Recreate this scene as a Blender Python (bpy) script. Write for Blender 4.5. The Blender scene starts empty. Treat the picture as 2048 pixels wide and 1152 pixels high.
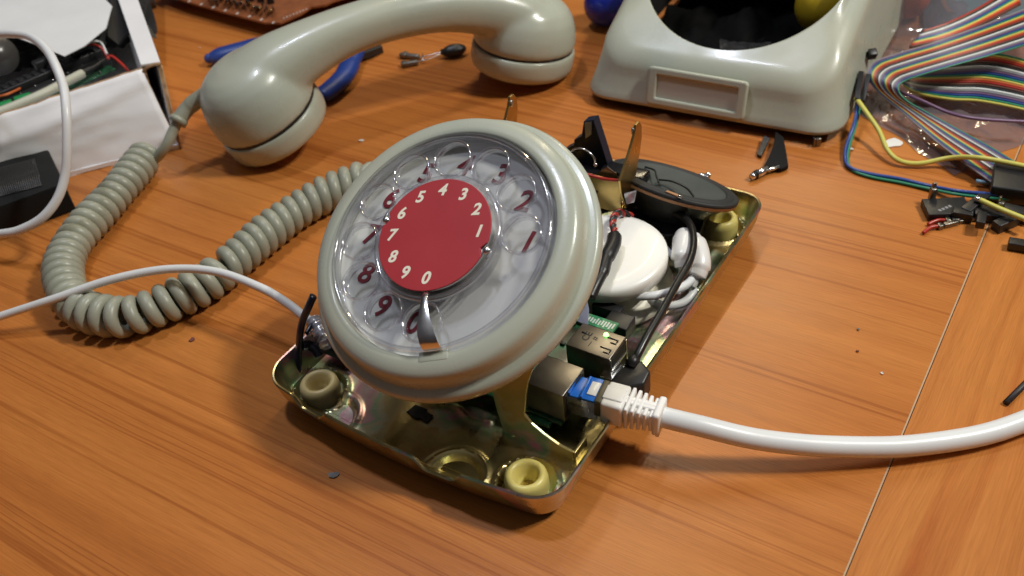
import bpy, bmesh, math, random
from mathutils import Vector, Matrix, noise
random.seed(7)
S = 0.01                      # everything below is written in centimetres
sc = bpy.context.scene
COL = sc.collection
PI = math.pi
R = math.radians
V = Vector

# ------------------------------------------------------------------ camera
F, PITCH, ROLL, CH = 1931.6, 0.6975, -0.1376, 29.344
_f = V((0, math.cos(PITCH), -math.sin(PITCH))); _r = V((1, 0, 0)); _u = _r.cross(_f)
CR = math.cos(ROLL) * _r + math.sin(ROLL) * _u
CU = -math.sin(ROLL) * _r + math.cos(ROLL) * _u
cam_d = bpy.data.cameras.new('camera'); cam = bpy.data.objects.new('camera', cam_d); COL.objects.link(cam)
cam.matrix_world = Matrix(((CR.x, CU.x, -_f.x, 0), (CR.y, CU.y, -_f.y, 0), (CR.z, CU.z, -_f.z, CH * S), (0, 0, 0, 1)))
cam_d.sensor_width = 36; cam_d.lens = F / 2048 * 36; cam_d.clip_start = 0.01; cam_d.clip_end = 50
cam_d.dof.use_dof = True; cam_d.dof.focus_distance = 0.385; cam_d.dof.aperture_fstop = 15
sc.camera = cam


def at(px, py, z=0.0):
    """the world point (cm) at height z that the survey of the photo gives for a pixel"""
    d = CR * ((px - 1024) / F) - CU * ((py - 576) / F) + _f
    return V((0, 0, CH)) + d * ((z - CH) / d.z)


def ats(pts): return [at(*p) for p in pts]


# ------------------------------------------------------------------ materials
def mat(name, col, rough=0.5, metal=0.0, bump=0.0, bscale=200.0, var=0.0, vscale=30.0, coat=0.0, spec=0.5, sss=0.0, rvar=0.0, col2=None):
    m = bpy.data.materials.new(name); m.use_nodes = True
    nt = m.node_tree; b = nt.nodes['Principled BSDF']
    b.inputs['Roughness'].default_value = rough; b.inputs['Metallic'].default_value = metal
    b.inputs['Specular IOR Level'].default_value = spec
    b.inputs['Coat Weight'].default_value = coat; b.inputs['Coat Roughness'].default_value = 0.08
    if sss:
        b.inputs['Subsurface Weight'].default_value = sss; b.inputs['Subsurface Scale'].default_value = 0.002
        b.inputs['Subsurface Radius'].default_value = (1, .7, .3)
    tc = nt.nodes.new('ShaderNodeTexCoord')
    n = nt.nodes.new('ShaderNodeTexNoise'); n.inputs['Scale'].default_value = vscale; n.inputs['Detail'].default_value = 6
    nt.links.new(tc.outputs['Object'], n.inputs['Vector'])
    mx = nt.nodes.new('ShaderNodeMix'); mx.data_type = 'RGBA'
    c = (*col, 1)
    v = max(var, 0.03)
    mx.inputs['A'].default_value = tuple(x * (1 - v) for x in c[:3]) + (1,)
    mx.inputs['B'].default_value = (tuple(min(1, x * (1 + v)) for x in c[:3]) + (1,)) if col2 is None else (*col2, 1)
    rp = nt.nodes.new('ShaderNodeMapRange'); rp.inputs['From Min'].default_value = .35; rp.inputs['From Max'].default_value = .65
    nt.links.new(n.outputs['Fac'], rp.inputs['Value']); nt.links.new(rp.outputs['Result'], mx.inputs['Factor'])
    nt.links.new(mx.outputs['Result'], b.inputs['Base Color'])
    rr = nt.nodes.new('ShaderNodeMapRange'); q = max(rvar, 0.03)
    n3 = nt.nodes.new('ShaderNodeTexNoise'); n3.inputs['Scale'].default_value = vscale * 2.3; n3.inputs['Detail'].default_value = 4
    nt.links.new(tc.outputs['Object'], n3.inputs['Vector'])
    rr.inputs['From Min'].default_value = .3; rr.inputs['From Max'].default_value = .7
    rr.inputs['To Min'].default_value = max(0.02, rough - q); rr.inputs['To Max'].default_value = rough + q
    nt.links.new(n3.outputs['Fac'], rr.inputs['Value']); nt.links.new(rr.outputs['Result'], b.inputs['Roughness'])
    if bump:
        n2 = nt.nodes.new('ShaderNodeTexNoise'); n2.inputs['Scale'].default_value = bscale; n2.inputs['Detail'].default_value = 4
        nt.links.new(tc.outputs['Object'], n2.inputs['Vector'])
        bp = nt.nodes.new('ShaderNodeBump'); bp.inputs['Strength'].default_value = bump; bp.inputs['Distance'].default_value = 0.0005
        nt.links.new(n2.outputs['Fac'], bp.inputs['Height']); nt.links.new(bp.outputs['Normal'], b.inputs['Normal'])
    return m


def clear(name, tint=(.95, .95, .97), gloss=0.08, rough=0.06, haze=0.0, hazecol=(.5, .5, .5), edge=1.0):
    """thin clear plastic: light passes straight through, with a Fresnel sheen and a little haze"""
    m = bpy.data.materials.new(name); m.use_nodes = True; nt = m.node_tree; nt.nodes.clear()
    o = nt.nodes.new('ShaderNodeOutputMaterial')
    t = nt.nodes.new('ShaderNodeBsdfTransparent'); t.inputs[0].default_value = (*tint, 1)
    g = nt.nodes.new('ShaderNodeBsdfGlossy'); g.inputs['Color'].default_value = (1, 1, 1, 1); g.inputs['Roughness'].default_value = rough
    d = nt.nodes.new('ShaderNodeBsdfDiffuse'); d.inputs[0].default_value = (*hazecol, 1)
    lw = nt.nodes.new('ShaderNodeLayerWeight'); lw.inputs['Blend'].default_value = 0.35
    mm = nt.nodes.new('ShaderNodeMath'); mm.operation = 'MULTIPLY_ADD'; mm.inputs[1].default_value = 0.55 * edge; mm.inputs[2].default_value = gloss
    mm.use_clamp = True
    nt.links.new(lw.outputs['Fresnel'], mm.inputs[0])
    m1 = nt.nodes.new('ShaderNodeMixShader'); m1.inputs[0].default_value = haze
    nt.links.new(t.outputs[0], m1.inputs[1]); nt.links.new(d.outputs[0], m1.inputs[2])
    m2 = nt.nodes.new('ShaderNodeMixShader')
    nt.links.new(mm.outputs[0], m2.inputs[0]); nt.links.new(m1.outputs[0], m2.inputs[1]); nt.links.new(g.outputs[0], m2.inputs[2])
    nt.links.new(m2.outputs[0], o.inputs[0])
    return m


def wood(name, ang, seed, wav=.010, ld=190, lc=(.74, .64, .57)):
    m = bpy.data.materials.new(name); m.use_nodes = True; nt = m.node_tree; b = nt.nodes['Principled BSDF']
    L = nt.links.new
    tc = nt.nodes.new('ShaderNodeTexCoord')
    mp = nt.nodes.new('ShaderNodeMapping'); mp.vector_type = 'POINT'; mp.inputs['Rotation'].default_value = (0, 0, -ang)
    L(tc.outputs['Object'], mp.inputs['Vector'])
    # slow wander of the grain
    nw = nt.nodes.new('ShaderNodeTexNoise'); nw.inputs['Scale'].default_value = 5.0; nw.inputs['Detail'].default_value = 1.5
    mw = nt.nodes.new('ShaderNodeMapping'); mw.inputs['Location'].default_value = (seed, seed * .3, 0); mw.inputs['Scale'].default_value = (.8, 1.4, 1)
    L(mp.outputs[0], mw.inputs['Vector']); L(mw.outputs[0], nw.inputs['Vector'])
    sub = nt.nodes.new('ShaderNodeVectorMath'); sub.operation = 'SUBTRACT'; sub.inputs[1].default_value = (.5, .5, .5); L(nw.outputs['Color'], sub.inputs[0])
    mul = nt.nodes.new('ShaderNodeVectorMath'); mul.operation = 'MULTIPLY'; mul.inputs[1].default_value = (0, wav, 0); L(sub.outputs[0], mul.inputs[0])
    add = nt.nodes.new('ShaderNodeVectorMath'); add.operation = 'ADD'; L(mp.outputs[0], add.inputs[0]); L(mul.outputs[0], add.inputs[1])

    def nz(sx, sy, detail, off, rough=.5):
        mm = nt.nodes.new('ShaderNodeMapping'); mm.inputs['Scale'].default_value = (sx, sy, 1); mm.inputs['Location'].default_value = (off + seed, off * 2.1, 0)
        L(add.outputs[0], mm.inputs['Vector'])
        n = nt.nodes.new('ShaderNodeTexNoise'); n.inputs['Scale'].default_value = 1; n.inputs['Detail'].default_value = detail; n.inputs['Roughness'].default_value = rough
        L(mm.outputs[0], n.inputs['Vector']); return n
    big = nz(1.2, 20, 3, 1.0); mid = nz(1.8, 110, 4, 7.0, .6); lin = nz(1.1, ld, 1.5, 3.0, .4); fib = nz(60, 1500, 3, 5.0, .6)
    cr = nt.nodes.new('ShaderNodeValToRGB'); L(big.outputs['Fac'], cr.inputs[0])
    e = cr.color_ramp.elements
    e[0].position = .3; e[0].color = (.41, .132, .028, 1); e[1].position = .74; e[1].color = (.515, .197, .044, 1)
    x = e.new(.5); x.color = (.462, .163, .035, 1)
    cm = nt.nodes.new('ShaderNodeValToRGB'); L(mid.outputs['Fac'], cm.inputs[0])
    e = cm.color_ramp.elements; e[0].position = .3; e[0].color = (.92, .88, .85, 1); e[1].position = .66; e[1].color = (1.10, 1.10, 1.10, 1)
    # thin dark growth lines where the noise crosses a level
    rg = nt.nodes.new('ShaderNodeMath'); rg.operation = 'PINGPONG'; rg.inputs[1].default_value = .5
    m4 = nt.nodes.new('ShaderNodeMath'); m4.operation = 'MULTIPLY'; m4.inputs[1].default_value = 3.2; L(lin.outputs['Fac'], m4.inputs[0]); L(m4.outputs[0], rg.inputs[0])
    cl = nt.nodes.new('ShaderNodeValToRGB'); L(rg.outputs[0], cl.inputs[0])
    e = cl.color_ramp.elements; e[0].position = .0; e[0].color = (*lc, 1); e[1].position = .16; e[1].color = (1, 1, 1, 1)
    cf = nt.nodes.new('ShaderNodeValToRGB'); L(fib.outputs['Fac'], cf.inputs[0])
    e = cf.color_ramp.elements; e[0].position = .3; e[0].color = (.88, .86, .84, 1); e[1].position = .62; e[1].color = (1.07, 1.07, 1.07, 1)
    last = cr.outputs[0]
    for k in (cm, cl, cf):
        q = nt.nodes.new('ShaderNodeMix'); q.data_type = 'RGBA'; q.blend_type = 'MULTIPLY'; q.inputs['Factor'].default_value = 1
        L(last, q.inputs['A']); L(k.outputs[0], q.inputs['B']); last = q.outputs['Result']
    L(last, b.inputs['Base Color'])
    b.inputs['Roughness'].default_value = .36; b.inputs['Specular IOR Level'].default_value = .30
    rr = nt.nodes.new('ShaderNodeMapRange'); rr.inputs['To Min'].default_value = .25; rr.inputs['To Max'].default_value = .38
    L(mid.outputs['Fac'], rr.inputs['Value']); L(rr.outputs[0], b.inputs['Roughness'])
    bp = nt.nodes.new('ShaderNodeBump'); bp.inputs['Strength'].default_value = .25; bp.inputs['Distance'].default_value = .0003
    L(fib.outputs['Fac'], bp.inputs['Height']); L(bp.outputs[0], b.inputs['Normal'])
    return m


def chromate(name, dark=1.12, rough=.27):
    """zinc plating with a yellow chromate bloom: olive gold with pink and green patches"""
    m = bpy.data.materials.new(name); m.use_nodes = True; nt = m.node_tree; b = nt.nodes['Principled BSDF']; L = nt.links.new
    tc = nt.nodes.new('ShaderNodeTexCoord')
    n = nt.nodes.new('ShaderNodeTexNoise'); n.inputs['Scale'].default_value = 26; n.inputs['Detail'].default_value = 5; n.inputs['Distortion'].default_value = .5
    L(tc.outputs['Object'], n.inputs['Vector'])
    cr = nt.nodes.new('ShaderNodeValToRGB'); L(n.outputs['Fac'], cr.inputs[0]); e = cr.color_ramp.elements
    e[0].position = .25; e[0].color = (.50, .40, .17, 1); e[1].position = .80; e[1].color = (.62, .50, .22, 1)
    for p, c in ((.40, (.52, .44, .20)), (.50, (.60, .47, .22)), (.53, (.62, .58, .38)), (.57, (.40, .55, .34)), (.61, (.80, .47, .50)), (.66, (.68, .60, .54))):
        x = e.new(p); x.color = (*[k * dark for k in c], 1)
    L(cr.outputs[0], b.inputs['Base Color'])
    b.inputs['Metallic'].default_value = 1; b.inputs['Roughness'].default_value = rough
    n2 = nt.nodes.new('ShaderNodeTexNoise'); n2.inputs['Scale'].default_value = 90; n2.inputs['Detail'].default_value = 5; L(tc.outputs['Object'], n2.inputs['Vector'])
    rr = nt.nodes.new('ShaderNodeMapRange'); rr.inputs['To Min'].default_value = rough - .08; rr.inputs['To Max'].default_value = rough + .16
    L(n2.outputs['Fac'], rr.inputs['Value']); L(rr.outputs[0], b.inputs['Roughness'])
    bp = nt.nodes.new('ShaderNodeBump'); bp.inputs['Strength'].default_value = .4; bp.inputs['Distance'].default_value = .0009
    L(n2.outputs['Fac'], bp.inputs['Height']); L(bp.outputs[0], b.inputs['Normal'])
    return m


ABS = mat('grey_green_abs', (.435, .475, .405), .30, coat=.12, var=.05, vscale=14, bump=.08, bscale=1100, rvar=.10, col2=(.470, .485, .385))
ABS_IN = mat('number_plate_grey', (.72, .73, .68), .42, var=.03)
CORD = mat('cord_grey', (.31, .32, .25), .38, var=.10, vscale=40, bump=.08, bscale=600)
SHELL_IN = mat('shaded_inside', (.012, .012, .011), .7)  # shade inside the grey-green cover, painted as a near-black inner face
RED = mat('red_disc', (.42, .034, .042), .40, var=.05, coat=.05)
INK_W = mat('cream_ink', (.86, .83, .68), .5)
INK_R = mat('dark_red_ink', (.20, .012, .022), .5)
CHROME = mat('steel_bright', (.86, .87, .88), .22, 1)
STEEL = mat('steel_dull', (.50, .50, .50), .32, 1, var=.12, vscale=150, bump=.1)
TINS = mat('tinned_steel', (.24, .22, .19), .36, 1, var=.10, vscale=90)
GOLD = chromate('yellow_chromate')
BRASSY = mat('bracket_gold', (.56, .40, .15), .30, 1, var=.14, vscale=60, bump=.1)
WHITE = mat('white_plastic', (.80, .80, .78), .30, coat=.2)
WHITE2 = mat('white_plastic_cap', (.90, .90, .84), .34, coat=.1)
CREAM = mat('cream_plastic', (.80, .76, .60), .40)
CABLEW = mat('white_cable', (.74, .76, .76), .33, var=.04)
BOOT = mat('boot_white', (.88, .87, .84), .42)
BLUE = mat('plug_blue', (.012, .15, .62), .30)
BLACK = mat('black_plastic', (.014, .014, .015), .40, bump=.1, bscale=500)
BLACKG = mat('black_gloss', (.010, .010, .012), .18)
BLACKC = mat('black_cable', (.012, .013, .013), .30)
NAVYB = mat('navy_black', (.010, .016, .035), .30)
CONE = mat('speaker_cone', (.060, .068, .060), .78, bump=.4, bscale=1500, var=.2)
CONE_D = mat('speaker_surround', (.020, .021, .021), .6)
COPPER = mat('fibre_rim', (.52, .27, .13), .5, var=.15)
RUBY = mat('yellow_rubber', (.70, .60, .19), .36, sss=.25, var=.08, vscale=60)
RUBP = mat('pale_rubber', (.68, .56, .26), .38, sss=.25, var=.08, vscale=60)
GREEN = mat('pcb_green', (.012, .085, .035), .35, var=.35, vscale=300, coat=.3)
GREEN2 = mat('pcb_green_light', (.06, .30, .14), .4, var=.3, vscale=300)
BROWN = mat('pcb_brown', (.26, .085, .03), .42, var=.2, vscale=120)
CARD = mat('white_card', (.84, .84, .85), .62, bump=.35, bscale=60, var=.05, vscale=18)
CARD_E = mat('card_edge_brown', (.36, .22, .11), .8, bump=.5, var=.3, vscale=300)
PAPER = mat('white_paper', (.78, .79, .79), .6, bump=.1)
DARKI = mat('dark_clutter', (.012, .012, .012), .5, var=.4)
PLIER = mat('plier_blue', (.010, .040, .22), .42, bump=.12, bscale=700)
BALLB = mat('ball_blue', (.012, .025, .28), .22)
BALLY = mat('ball_yellow', (.55, .38, .02), .30)
BALLO = mat('ball_orange', (.80, .16, .06), .30)
BAG = clear('thin_poly_bag', (.80, .78, .82), .07, .10, .24, (.42, .38, .42))
BAG_D = clear('dark_poly_bag', (.5, .5, .5), .008, .45, .8, (.02, .02, .022), .1)
CLEAR = clear('clear_plastic', (.965, .965, .98), .012, .05, .03, (.72, .72, .80), .18)
CLEARE = clear('clear_plastic_rim', (.965, .965, .98), .08, .08, .03, (.80, .80, .86), .5)
CLPLUG = clear('clear_plug', (.9, .9, .92), .06, .1, .06, (.5, .5, .5))
LILAC = mat('pale_lilac_film', (.60, .64, .92), .35)
PAPERG = mat('window_card', (.50, .50, .43), .7, spec=.2)
W_R = mat('wire_red', (.42, .03, .02), .3); W_Y = mat('wire_yellow', (.62, .58, .12), .35)
W_B = mat('wire_blue', (.02, .06, .26), .3); W_G = mat('wire_green', (.02, .22, .12), .35)
W_P = mat('wire_purple', (.17, .09, .18), .35); W_O = mat('wire_orange', (.62, .15, .04), .35)
W_W = mat('wire_white', (.75, .77, .75), .35); W_BR = mat('wire_brown', (.13, .05, .03), .4)
W_GY = mat('wire_grey', (.26, .26, .27), .4); W_K = mat('wire_black', (.02, .02, .02), .35)
GREYC = mat('grey_cable', (.50, .50, .40), .45, var=.05)
FLAKE = mat('white_flake', (.75, .74, .70), .5); SPECK = mat('grey_speck', (.15, .14, .12), .5)
SPECKD = mat('brown_speck', (.16, .04, .03), .5)
GLUE = clear('silvery_wrap', (.8, .8, .85), .25, .15, .5, (.75, .75, .85))
LED = bpy.data.materials.new('led_green'); LED.use_nodes = True
_b = LED.node_tree.nodes['Principled BSDF']; _b.inputs['Base Color'].default_value = (.2, .9, .2, 1)
_b.inputs['Emission Color'].default_value = (.35, 1, .25, 1); _b.inputs['Emission Strength'].default_value = 3.0


# ------------------------------------------------------------------ mesh building
class MB:
    def __init__(s): s.v = []; s.f = []; s.sm = []; s.mi = []; s.m = 0

    def add(s, vs, fs, smooth=True, m=None, T=None):
        o = len(s.v)
        for p in vs:
            p = V(p); s.v.append(T @ p if T is not None else p)
        for f in fs:
            s.f.append([i + o for i in f]); s.sm.append(smooth); s.mi.append(s.m if m is None else m)
        return s

    def bm(s, bm, smooth=False, m=None, T=None):
        bm.verts.index_update()
        s.add([v.co.copy() for v in bm.verts], [[v.index for v in f.verts] for f in bm.faces], smooth, m, T); bm.free(); return s

    def mesh(s, me, smooth=False, m=None, T=None):
        s.add([v.co.copy() for v in me.vertices], [list(p.vertices) for p in me.polygons], smooth, m, T); return s

    # boxes: centre, size (cm), bevel, transform
    def box(s, c, size, bev=0.0, T=None, m=None, seg=2, smooth=None):
        b = bmesh.new(); bmesh.ops.create_cube(b, size=1)
        for v in b.verts: v.co = V((v.co.x * size[0], v.co.y * size[1], v.co.z * size[2]))
        if bev: bmesh.ops.bevel(b, geom=b.edges[:], offset=bev, segments=seg, profile=.6, affect='EDGES')
        for v in b.verts: v.co += V(c)
        return s.bm(b, bool(bev) if smooth is None else smooth, m, T)

    def prism(s, pts, h, bev=0.0, m=None, T=None, smooth=False):
        """pts: polygon (3D, top face); extruded by vector h"""
        b = bmesh.new(); vs = [b.verts.new(V(p)) for p in pts]; f = b.faces.new(vs); h = V(h)
        ex = bmesh.ops.extrude_face_region(b, geom=[f])
        for v in ex['geom']:
            if isinstance(v, bmesh.types.BMVert): v.co += h
        bmesh.ops.recalc_face_normals(b, faces=b.faces[:])
        if bev: bmesh.ops.bevel(b, geom=b.edges[:], offset=bev, segments=2, profile=.6, affect='EDGES', clamp_overlap=True)
        return s.bm(b, smooth, m, T)

    def lathe(s, prof, n=48, T=None, m=None, smooth=True, a0=0.0, a1=2 * PI, close=False):
        full = abs(a1 - a0 - 2 * PI) < 1e-6; vs = []; fs = []; N = n if full else n + 1
        for r, z in prof:
            for k in range(N):
                a = a0 + (a1 - a0) * k / n; vs.append((r * math.cos(a), r * math.sin(a), z))
        P = len(prof)
        for i in range(P - 1 + (1 if close else 0)):
            j = (i + 1) % P
            for k in range(n):
                k2 = (k + 1) % N
                fs.append([i * N + k, i * N + k2, j * N + k2, j * N + k])
        return s.add(vs, fs, smooth, m, T)

    def tube(s, path, r, n=10, cap=True, m=None, T=None, ell=None, up=None):
        P = [V(p) for p in path]; N = len(P); rs = r if isinstance(r, (list, tuple)) else [r] * N
        t0 = (P[1] - P[0]).normalized(); a = V(up) if up else (V((0, 0, 1)) if abs(t0.z) < .9 else V((1, 0, 0)))
        nrm = (a - t0 * a.dot(t0)).normalized(); vs = []; fs = []
        for i in range(N):
            t = (P[min(i + 1, N - 1)] - P[max(i - 1, 0)]).normalized()
            nrm = (nrm - t * nrm.dot(t)).normalized(); bi = t.cross(nrm)
            e1, e2 = ell if ell else (1, 1)
            for k in range(n):
                an = 2 * PI * k / n; vs.append(P[i] + (nrm * math.cos(an) * e1 + bi * math.sin(an) * e2) * rs[i])
        for i in range(N - 1):
            for k in range(n):
                k2 = (k + 1) % n; fs.append([i * n + k, i * n + k2, (i + 1) * n + k2, (i + 1) * n + k])
        if cap: fs.append(list(range(n))[::-1]); fs.append([(N - 1) * n + k for k in range(n)])
        return s.add(vs, fs, True, m, T)

    def ball(s, c, r, T=None, m=None, seg=24, sc3=(1, 1, 1)):
        b = bmesh.new(); bmesh.ops.create_uvsphere(b, u_segments=seg, v_segments=seg // 2, radius=1)
        for v in b.verts: v.co = V((v.co.x * r * sc3[0], v.co.y * r * sc3[1], v.co.z * r * sc3[2])) + V(c)
        return s.bm(b, True, m, T)

    def plate(s, outer, holes=(), z=0.0, th=.1, bev=0.0, m=None, T=None, smooth=False):
        """flat plate in the xy plane with holes, centred on z"""
        cu = bpy.data.curves.new('tmp', 'CURVE'); cu.dimensions = '2D'; cu.fill_mode = 'BOTH'
        cu.extrude = max(1e-4, th / 2 - bev); cu.bevel_depth = bev; cu.bevel_resolution = 1
        if bev: cu.offset = -bev
        for poly in [outer, *holes]:
            sp = cu.splines.new('POLY'); sp.points.add(len(poly) - 1); sp.use_cyclic_u = True
            for q, p in zip(sp.points, poly): q.co = (p[0], p[1], 0, 1)
        o = bpy.data.objects.new('tmp', cu); COL.objects.link(o)
        me = bpy.data.meshes.new_from_object(o.evaluated_get(bpy.context.evaluated_depsgraph_get()))
        bpy.data.objects.remove(o); bpy.data.curves.remove(cu)
        TT = (T if T is not None else Matrix()) @ Matrix.Translation((0, 0, z))
        s.mesh(me, smooth, m, TT); bpy.data.meshes.remove(me); return s

    def text(s, txt, size, T, th=.01, m=None, bold=0.0, shear=0.0):
        cu = bpy.data.curves.new('tmp', 'FONT'); cu.body = txt; cu.size = size; cu.align_x = 'CENTER'; cu.align_y = 'CENTER'; cu.extrude = th; cu.offset = bold
        cu.resolution_u = 6; cu.shear = shear
        o = bpy.data.objects.new('tmp', cu); COL.objects.link(o)
        me = bpy.data.meshes.new_from_object(o.evaluated_get(bpy.context.evaluated_depsgraph_get()))
        bpy.data.objects.remove(o); bpy.data.curves.remove(cu)
        s.mesh(me, False, m, T); bpy.data.meshes.remove(me); return s


ROOT = {}


def thing(name, label, cat, origin, Rm=None, group=None):
    o = bpy.data.objects.new(name, None); COL.objects.link(o); o.empty_display_size = .01
    M_ = Matrix.Translation(V(origin)) @ (Rm.to_4x4() if Rm is not None else Matrix())
    o.matrix_world = Matrix.Translation(V(origin) * S) @ (Rm.to_4x4() if Rm is not None else Matrix())
    ROOT[o.name] = M_
    tag(o, label, cat, group); return o


def tag(o, label=None, cat=None, group=None, kind=None):
    if label: o['label'] = label
    if cat: o['category'] = cat
    if group: o['group'] = group
    if kind: o['kind'] = kind
    return o


def obj(name, mb, mats, parent=None, local=False, origin=None, auto=None):
    if not isinstance(mats, (list, tuple)): mats = [mats]
    if parent is not None: M_ = ROOT[parent.name]
    else: M_ = Matrix.Translation(V(origin) if origin is not None else V((0, 0, 0)))
    inv = Matrix() if local else M_.inverted()
    me = bpy.data.meshes.new(name)
    me.from_pydata([tuple((inv @ v) * S) for v in mb.v], [], mb.f)
    for m in mats: me.materials.append(m)
    me.polygons.foreach_set('use_smooth', mb.sm); me.polygons.foreach_set('material_index', mb.mi)
    me.validate(); me.update()
    o = bpy.data.objects.new(name, me); COL.objects.link(o)
    if parent is not None: o.parent = parent
    else: o.location = V(origin if origin is not None else (0, 0, 0)) * S
    ROOT[o.name] = M_
    if auto: 
        me.shade_smooth() if hasattr(me, 'shade_smooth') else None
        me.set_sharp_from_angle(angle=R(auto))
    return o


def one(name, mb, mats, label, cat, origin, group=None, **k):
    o = obj(name, mb, mats, None, origin=origin, **k); return tag(o, label, cat, group)


def spl(P, n=8):
    """Catmull-Rom through the points (n steps a span)"""
    P = [V(p) for p in P]; out = []
    Q = [P[0] * 2 - P[1]] + P + [P[-1] * 2 - P[-2]]
    for i in range(1, len(Q) - 2):
        a, b, c, d = Q[i - 1:i + 3]
        for k in range(n):
            t = k / n
            out.append(.5 * ((2 * b) + (c - a) * t + (2 * a - 5 * b + 4 * c - d) * t * t + (3 * b - a - 3 * c + d) * t ** 3))
    out.append(P[-1]); return out


def circ(cx, cy, r, n=32, a0=0): return [(cx + r * math.cos(a0 + 2 * PI * k / n), cy + r * math.sin(a0 + 2 * PI * k / n)) for k in range(n)]


def rrect(x0, y0, x1, y1, r, n=6):
    out = []
    for cx, cy, a in ((x1 - r, y1 - r, 0), (x0 + r, y1 - r, PI / 2), (x0 + r, y0 + r, PI), (x1 - r, y0 + r, 1.5 * PI)):
        for k in range(n + 1): out.append((cx + r * math.cos(a + PI / 2 * k / n), cy + r * math.sin(a + PI / 2 * k / n)))
    return out


def Tm(o, x, y, z=None):
    x = V(x).normalized(); y = V(y); y = (y - x * y.dot(x)).normalized(); z = x.cross(y)
    return Matrix(((x.x, y.x, z.x, o[0]), (x.y, y.y, z.y, o[1]), (x.z, y.z, z.z, o[2]), (0, 0, 0, 1)))


def Tz(o, z, xh=(1, 0, 0)):
    z = V(z).normalized(); x = V(xh); x = (x - z * x.dot(z)).normalized(); y = z.cross(x)
    return Matrix(((x.x, y.x, z.x, o[0]), (x.y, y.y, z.y, o[1]), (x.z, y.z, z.z, o[2]), (0, 0, 0, 1)))


# ------------------------------------------------------------------ frames
YB = -0.6538
EV = V((math.cos(YB), math.sin(YB), 0)); NV = V((-math.sin(YB), math.cos(YB), 0)); ZV = V((0, 0, 1))
MO = V((-5.2378, 25.1396, 0))                       # middle of the base's front edge
RB = Matrix(((EV.x, NV.x, 0), (EV.y, NV.y, 0), (0, 0, 1)))


def B(u, v, z=0.0): return MO + EV * u + NV * v + ZV * z


TB = Matrix.Translation(MO) @ RB.to_4x4()


def ray(px, py): return (CR * ((px - 1024) / F) - CU * ((py - 576) / F) + _f)


def onv(px, py, v0):
    """where a pixel's ray meets the base's vertical plane v = v0"""
    d = ray(px, py); o = V((0, 0, CH)); t = ((MO + NV * v0 - o).dot(NV)) / d.dot(NV); return o + d * t


def onu(px, py, u0):
    d = ray(px, py); o = V((0, 0, CH)); t = ((MO + EV * u0 - o).dot(EV)) / d.dot(EV); return o + d * t


# ------------------------------------------------------------------ tabletop
YG = -0.648
g = V((math.cos(YG), math.sin(YG), 0)); gn = V((-math.sin(YG), math.cos(YG), 0))
s0 = at(1975, 462); s1 = at(1693, 1152); sd = (s0 - s1).normalized(); sl = V((-sd.y, sd.x, 0))   # sl points left
WL = wood('desk_wood', YG, 0.0); WR = wood('desk_wood_cross_panel', math.atan2(sd.y, sd.x), 4.4, .05, 48, (.70, .46, .34))
SEAM = mat('seam_dark', (.10, .04, .02), .8); SEAML = mat('seam_worn_edge', (.50, .34, .20), .6)
mb = MB(); A0 = s1 - sd * 60; A1 = s1 + sd * 260
e1 = .05
def slab(o1, o2, z, m, th=2.2): mb.prism([A0 + sl * o1 + ZV * z, A1 + sl * o1 + ZV * z, A1 + sl * o2 + ZV * z, A0 + sl * o2 + ZV * z], (0, 0, -th), m=m)
slab(e1 + .06, 220, 0, 0); slab(.012, -160, 0, 1)
slab(e1 - .002, .014, -.05, 2)
slab(e1 + .058, e1, -.008, 3, 1.0)
o = obj('tabletop', mb, [WL, WR, SEAM, SEAML]); tag(o, kind='structure')

# ------------------------------------------------------------------ rotary dial
N_ = V((-0.31031155, -0.36036596, 0.87968353)); X_ = V((0.78566865, -0.61818549, 0.02390525)); Y_ = V((0.53519296, 0.69855785, 0.47495834))
RD = Matrix(((X_.x, Y_.x, N_.x), (X_.y, Y_.y, N_.y), (X_.z, Y_.z, N_.z)))
dial = thing('rotary_dial', 'grey-green round telephone dial with red centre disc, tilted above the open base', 'dial', (-2.575, 28.6955, 8.3931), RD)
mb = MB()
prof = [(4.54, -1.22), (4.56, -1.0), (4.57, -.58), (4.60, -.50), (4.67, -.46), (4.85, -.46), (5.05, -.50), (5.22, -.56), (5.34, -.64), (5.42, -.78), (5.46, -1.02), (5.48, -1.36),
        (5.52, -1.44), (5.60, -1.47), (5.72, -1.46), (5.82, -1.50), (5.90, -1.60), (5.92, -1.78), (5.88, -1.98), (5.76, -2.08), (5.5, -2.10), (3.4, -2.08)]
mb.lathe(prof, 128)
# the small land the finger stop is fixed to
a = R(-64)
T = Matrix.Rotation(a, 4, 'Z')
mb.box((4.62, 0, -.52), (.40, 1.15, .18), .07, T)
bez = obj('bezel', mb, ABS, dial, local=True, auto=40)
mb = MB(); mb.lathe([(0, -1.18), (3.9, -1.18), (4.3, -1.17), (4.54, -1.10)], 96)
plate_ = obj('number_plate', mb, ABS_IN, dial, local=True)
UP = R(108)
DP = [(3.08, 1.06), (2.18, 2.57), (0.7, 3.36), (-0.99, 3.37), (-2.49, 2.63), (-3.5, 1.2), (-3.56, -0.46), (-2.89, -2.0), (-1.47, -3.01), (0.15, -3.19)]
for k in range(10):
    ch = str((k + 1) % 10); an = R(18 + 30 * k)
    mb = MB(); T = Matrix.Translation((*DP[k], -1.15)) @ Matrix.Rotation(UP - PI / 2 - .22, 4, 'Z')
    mb.text(ch, 1.22, T, .006, bold=.022, shear=.15); obj('digit', mb, INK_R, plate_, local=True)
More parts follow.
